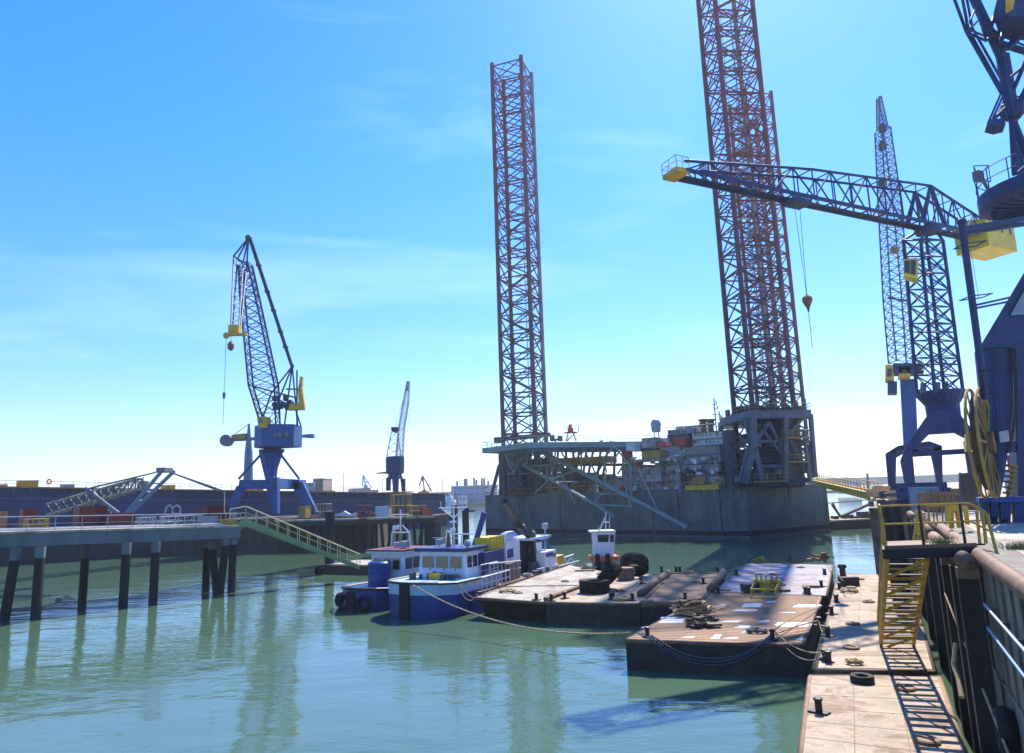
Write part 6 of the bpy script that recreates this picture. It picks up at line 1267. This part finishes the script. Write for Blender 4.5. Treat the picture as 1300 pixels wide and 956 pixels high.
# valve skid
vs_ = thing('valve_skid', 'yellow pipe frame with valves standing on the grey barge', 'valve skid', g(970, 756)); random.seed(11)
q = [g(954, 759), g(985, 760), g(989, 751), g(959, 750)]; z = V((0, 0, .55)); m = M()
for a_, b_ in zip(q, q[1:]+q[:1]): m.tube(a_+z, b_+z, .04); m.tube(a_+z*.1, b_+z*.1, .04); m.tube(a_, a_+z, .04); m.tube((a_+b_)/2, (a_+b_)/2+z, .035)
m.build('frame', 'yellow_clean', vs_)
m = M(); 
for x in (962, 968, 974, 981, 988): p = g(x, 751+random.uniform(-2, 2)); m.lathe(p, [(.2, .0), (.24, .3), (.14, .5), (.26, .6), (.26, .75), (.08, .85), (.05, 1.1)], 10)
m.tube(g(960, 751)+V((0, 0, .45)), g(990, 750)+V((0, 0, .45)), .12, 8); m.build('valve_block', 'yellow', vs_)
m = M(); m.torus(g(982, 751)+V((0, 0, 1.15)), .22, .03); m.torus(g(966, 751)+V((0, 0, 1.15)), .2, .03); m.build('hand_wheel', 'wire', vs_)
m = M(); p = g(951, 752); m.box(p+V((0, 0, .3)), (.9, .6, .5), .3); m.lathe(p+V((.1, 0, .4)), [(.22, -.6), (.22, .6)], 10, (1, .3, 0)); tag(m.build('pump', 'rig_dark'), 'dark grey pump left of the yellow valve frame', 'pump')
m = M(); p = g(963, 714)
for k in range(8): m.box(p+V((random.uniform(-.5, .5), random.uniform(-.5, .5), random.uniform(.1, .5))), (.4, .2, .3), random.random())
tag(m.build('chain_heap', 'yellow_dull'), 'small yellowish chain heap at the far left corner of the grey barge', 'chain')
m = M(); p = g(1040, 714)
for k in range(14): m.box(p+V((random.uniform(-.9, .7), random.uniform(-.6, .6), random.uniform(.1, .75))), (random.uniform(.2, .8), .2, .25), random.random()*2)
tag(m.build('chain_heap', 'tarp_brown'), 'tan chain and block heap at the far right corner of the grey barge', 'chain')
m = M(); p = g(1066, 740); p2 = G(1070, 735, 1.4)
m.lathe(G(1071, 738, 1.4), [(.4, 0), (.4, .3), (.2, .4), (.2, .9), (.32, 1.0), (.25, 1.2)], 12); m.box(G(1078, 738, 1.7), (1.2, .5, .6)); tag(m.build('capstan', 'barge_side'), 'dark capstan at the far end of the pinkish barge', 'capstan')
# ropes
def rope(lb, a, b, sag, r, mt, n=24, nm='mooring_rope'):
    m = M(); pts = [lerp(a, b, k/n)-V((0, 0, sag*4*(k/n)*(1-k/n))) for k in range(n+1)]; m.line(pts, r, 6); return tag(m.build(nm, mt, None, True), lb, 'rope', 'mooring ropes')
rope('long tan rope sagging from the blue workboat bow to the brown barge', G(525, 743, 2.55), g(800, 806)+V((0, 0, .1)), 1.0, .045, 'rope', 40)
bf0, bf1 = g(794, 811), g(1019, 818); FBF = Fr(bf0, bf1)
for k, (x0, x1, s_, lb) in enumerate(((826, 975, 1.05, 'outermost dark hawser hanging in a deep bight on the brown barge front'), (830, 970, .9, 'second dark hawser of the bights on the brown barge front'), (836, 968, .75, 'upper dark hawser of the bights on the brown barge front'))):
    a_, b_ = FBF.at(x0, 812, .16+.05*k), FBF.at(x1, 817, .16+.05*k); a_.z = b_.z = ZB+.06; m = M(); n = 30; pts = [lerp(a_, b_, j/n)-V((0, 0, s_*(1-abs(2*j/n-1)**2.2))) for j in range(n+1)]
    pts = [bf0+V((.8+.2*k, 1.2, .03))]+pts+[g(980, 812)+V((0, 0, .25))]; m.line(pts, .035, 6); tag(m.build('hawser', 'rope_dark', None, True), lb, 'rope', 'mooring ropes')
for a_, b_, s_, lb in ((g(984, 811)+V((0, 0, .4)), g(1041, 773)+V((0, 0, .05)), -.15, 'tan rope running from the front bollard back across the brown barge'), (g(984, 811)+V((0, 0, .35)), g(1050, 841)+V((0, 0, .4)), .35, 'tan rope from the brown barge front bollard to the pinkish barge'), (g(985, 812)+V((0, 0, .25)), g(1050, 841)+V((0, 0, .3)), .6, 'slacker tan rope below the first one between brown and pinkish barge'), (g(990, 806)+V((0, 0, .1)), g(1040, 796)+V((0, 0, .3)), -.05, 'short tan rope on the right corner of the brown barge'), (g(1040, 796)+V((0, 0, .3)), g(1052, 808)+V((0, 0, .35)), .5, 'white slack rope across the gap beside the pinkish barge'), (g(1050, 717)+V((0, 0, .4)), G(1071, 738, 2.3), .1, 'thin dark rope from the grey barge to the capstan'), (g(610, 746)+V((0, 0, .06)), g(735, 744)+V((0, 0, .06)), 0, 'dark wire lying straight across the pale pontoon'), (G(585, 742, 2.2), g(612, 757)+V((0, 0, .1)), .5, 'pale rope hanging from the workboat side to the pontoon'), (G(581, 742, 2.2), g(606, 757)+V((0, 0, .1)), .7, 'second pale rope hanging from the workboat side'), (g(793, 760)+V((0, 0, .3)), g(815, 742)+V((0, 0, .3)), .1, 'tan rope on the tyre pontoon by the rope heap')):
    rope(lb, a_, b_, s_, .03, 'rope' if 'dark' not in lb else 'rope_dark')
def coil(lb, p, R_, n, r, mt):
    m = M(); pts = []; random.seed(int(p.x*100))
    for k in range(n*14): a_ = k*2*math.pi/14; rr = R_*(.45+.55*((k*.37) % 1)); pts.append(p+V((rr*math.cos(a_), rr*.8*math.sin(a_), .03+.12*k/(n*14)+random.uniform(0, .04))))
    m.line(pts, r, 5); return tag(m.build('rope_coil', mt, None, True), lb, 'rope', 'rope coils and heaps')
coil('dark flat rope coil behind the front bollard of the brown barge', g(961, 803), .55, 7, .03, 'rope_dark')
coil('tan rope heap where the two rusty pontoons meet', g(790, 762), .65, 9, .045, 'rope')
coil('small tan rope heap on the front edge of the bare rusty pontoon', g(822, 765), .4, 6, .04, 'rope')
coil('tan rope coil on the far part of the pinkish barge', g(1078, 752), .6, 7, .035, 'rope')
coil('loose rope heap on the pale pontoon front', g(645, 752), .7, 5, .04, 'rope')
coil('rope heap at the front edge of the pinkish barge', g(1085, 843), .35, 5, .03, 'rope')
coil('thin rope heap on the back of the bare rusty pontoon', g(873, 727.5), .5, 6, .05, 'rope')
for k in range(9):
    t = k/9; p = Q(4.2+t*24, -6.05+.0*t, .55); 

# ---------------------------------------------------------------- haze over the harbour
hm_ = bpy.data.materials.new('haze'); hm_.use_nodes = True; ht = hm_.node_tree; ht.nodes.clear()
ho = ht.nodes.new('ShaderNodeOutputMaterial'); hv = ht.nodes.new('ShaderNodeVolumePrincipled')
hv.inputs['Color'].default_value = (.90, .94, 1, 1); hv.inputs['Density'].default_value = .00022; hv.inputs['Anisotropy'].default_value = .3
ht.links.new(hv.outputs[0], ho.inputs['Volume']); MT['haze'] = hm_
m = M(); m.box((0, 1340, 59), (4200, 2820, 121)); kind(m.build('haze', 'haze'), 'stuff')
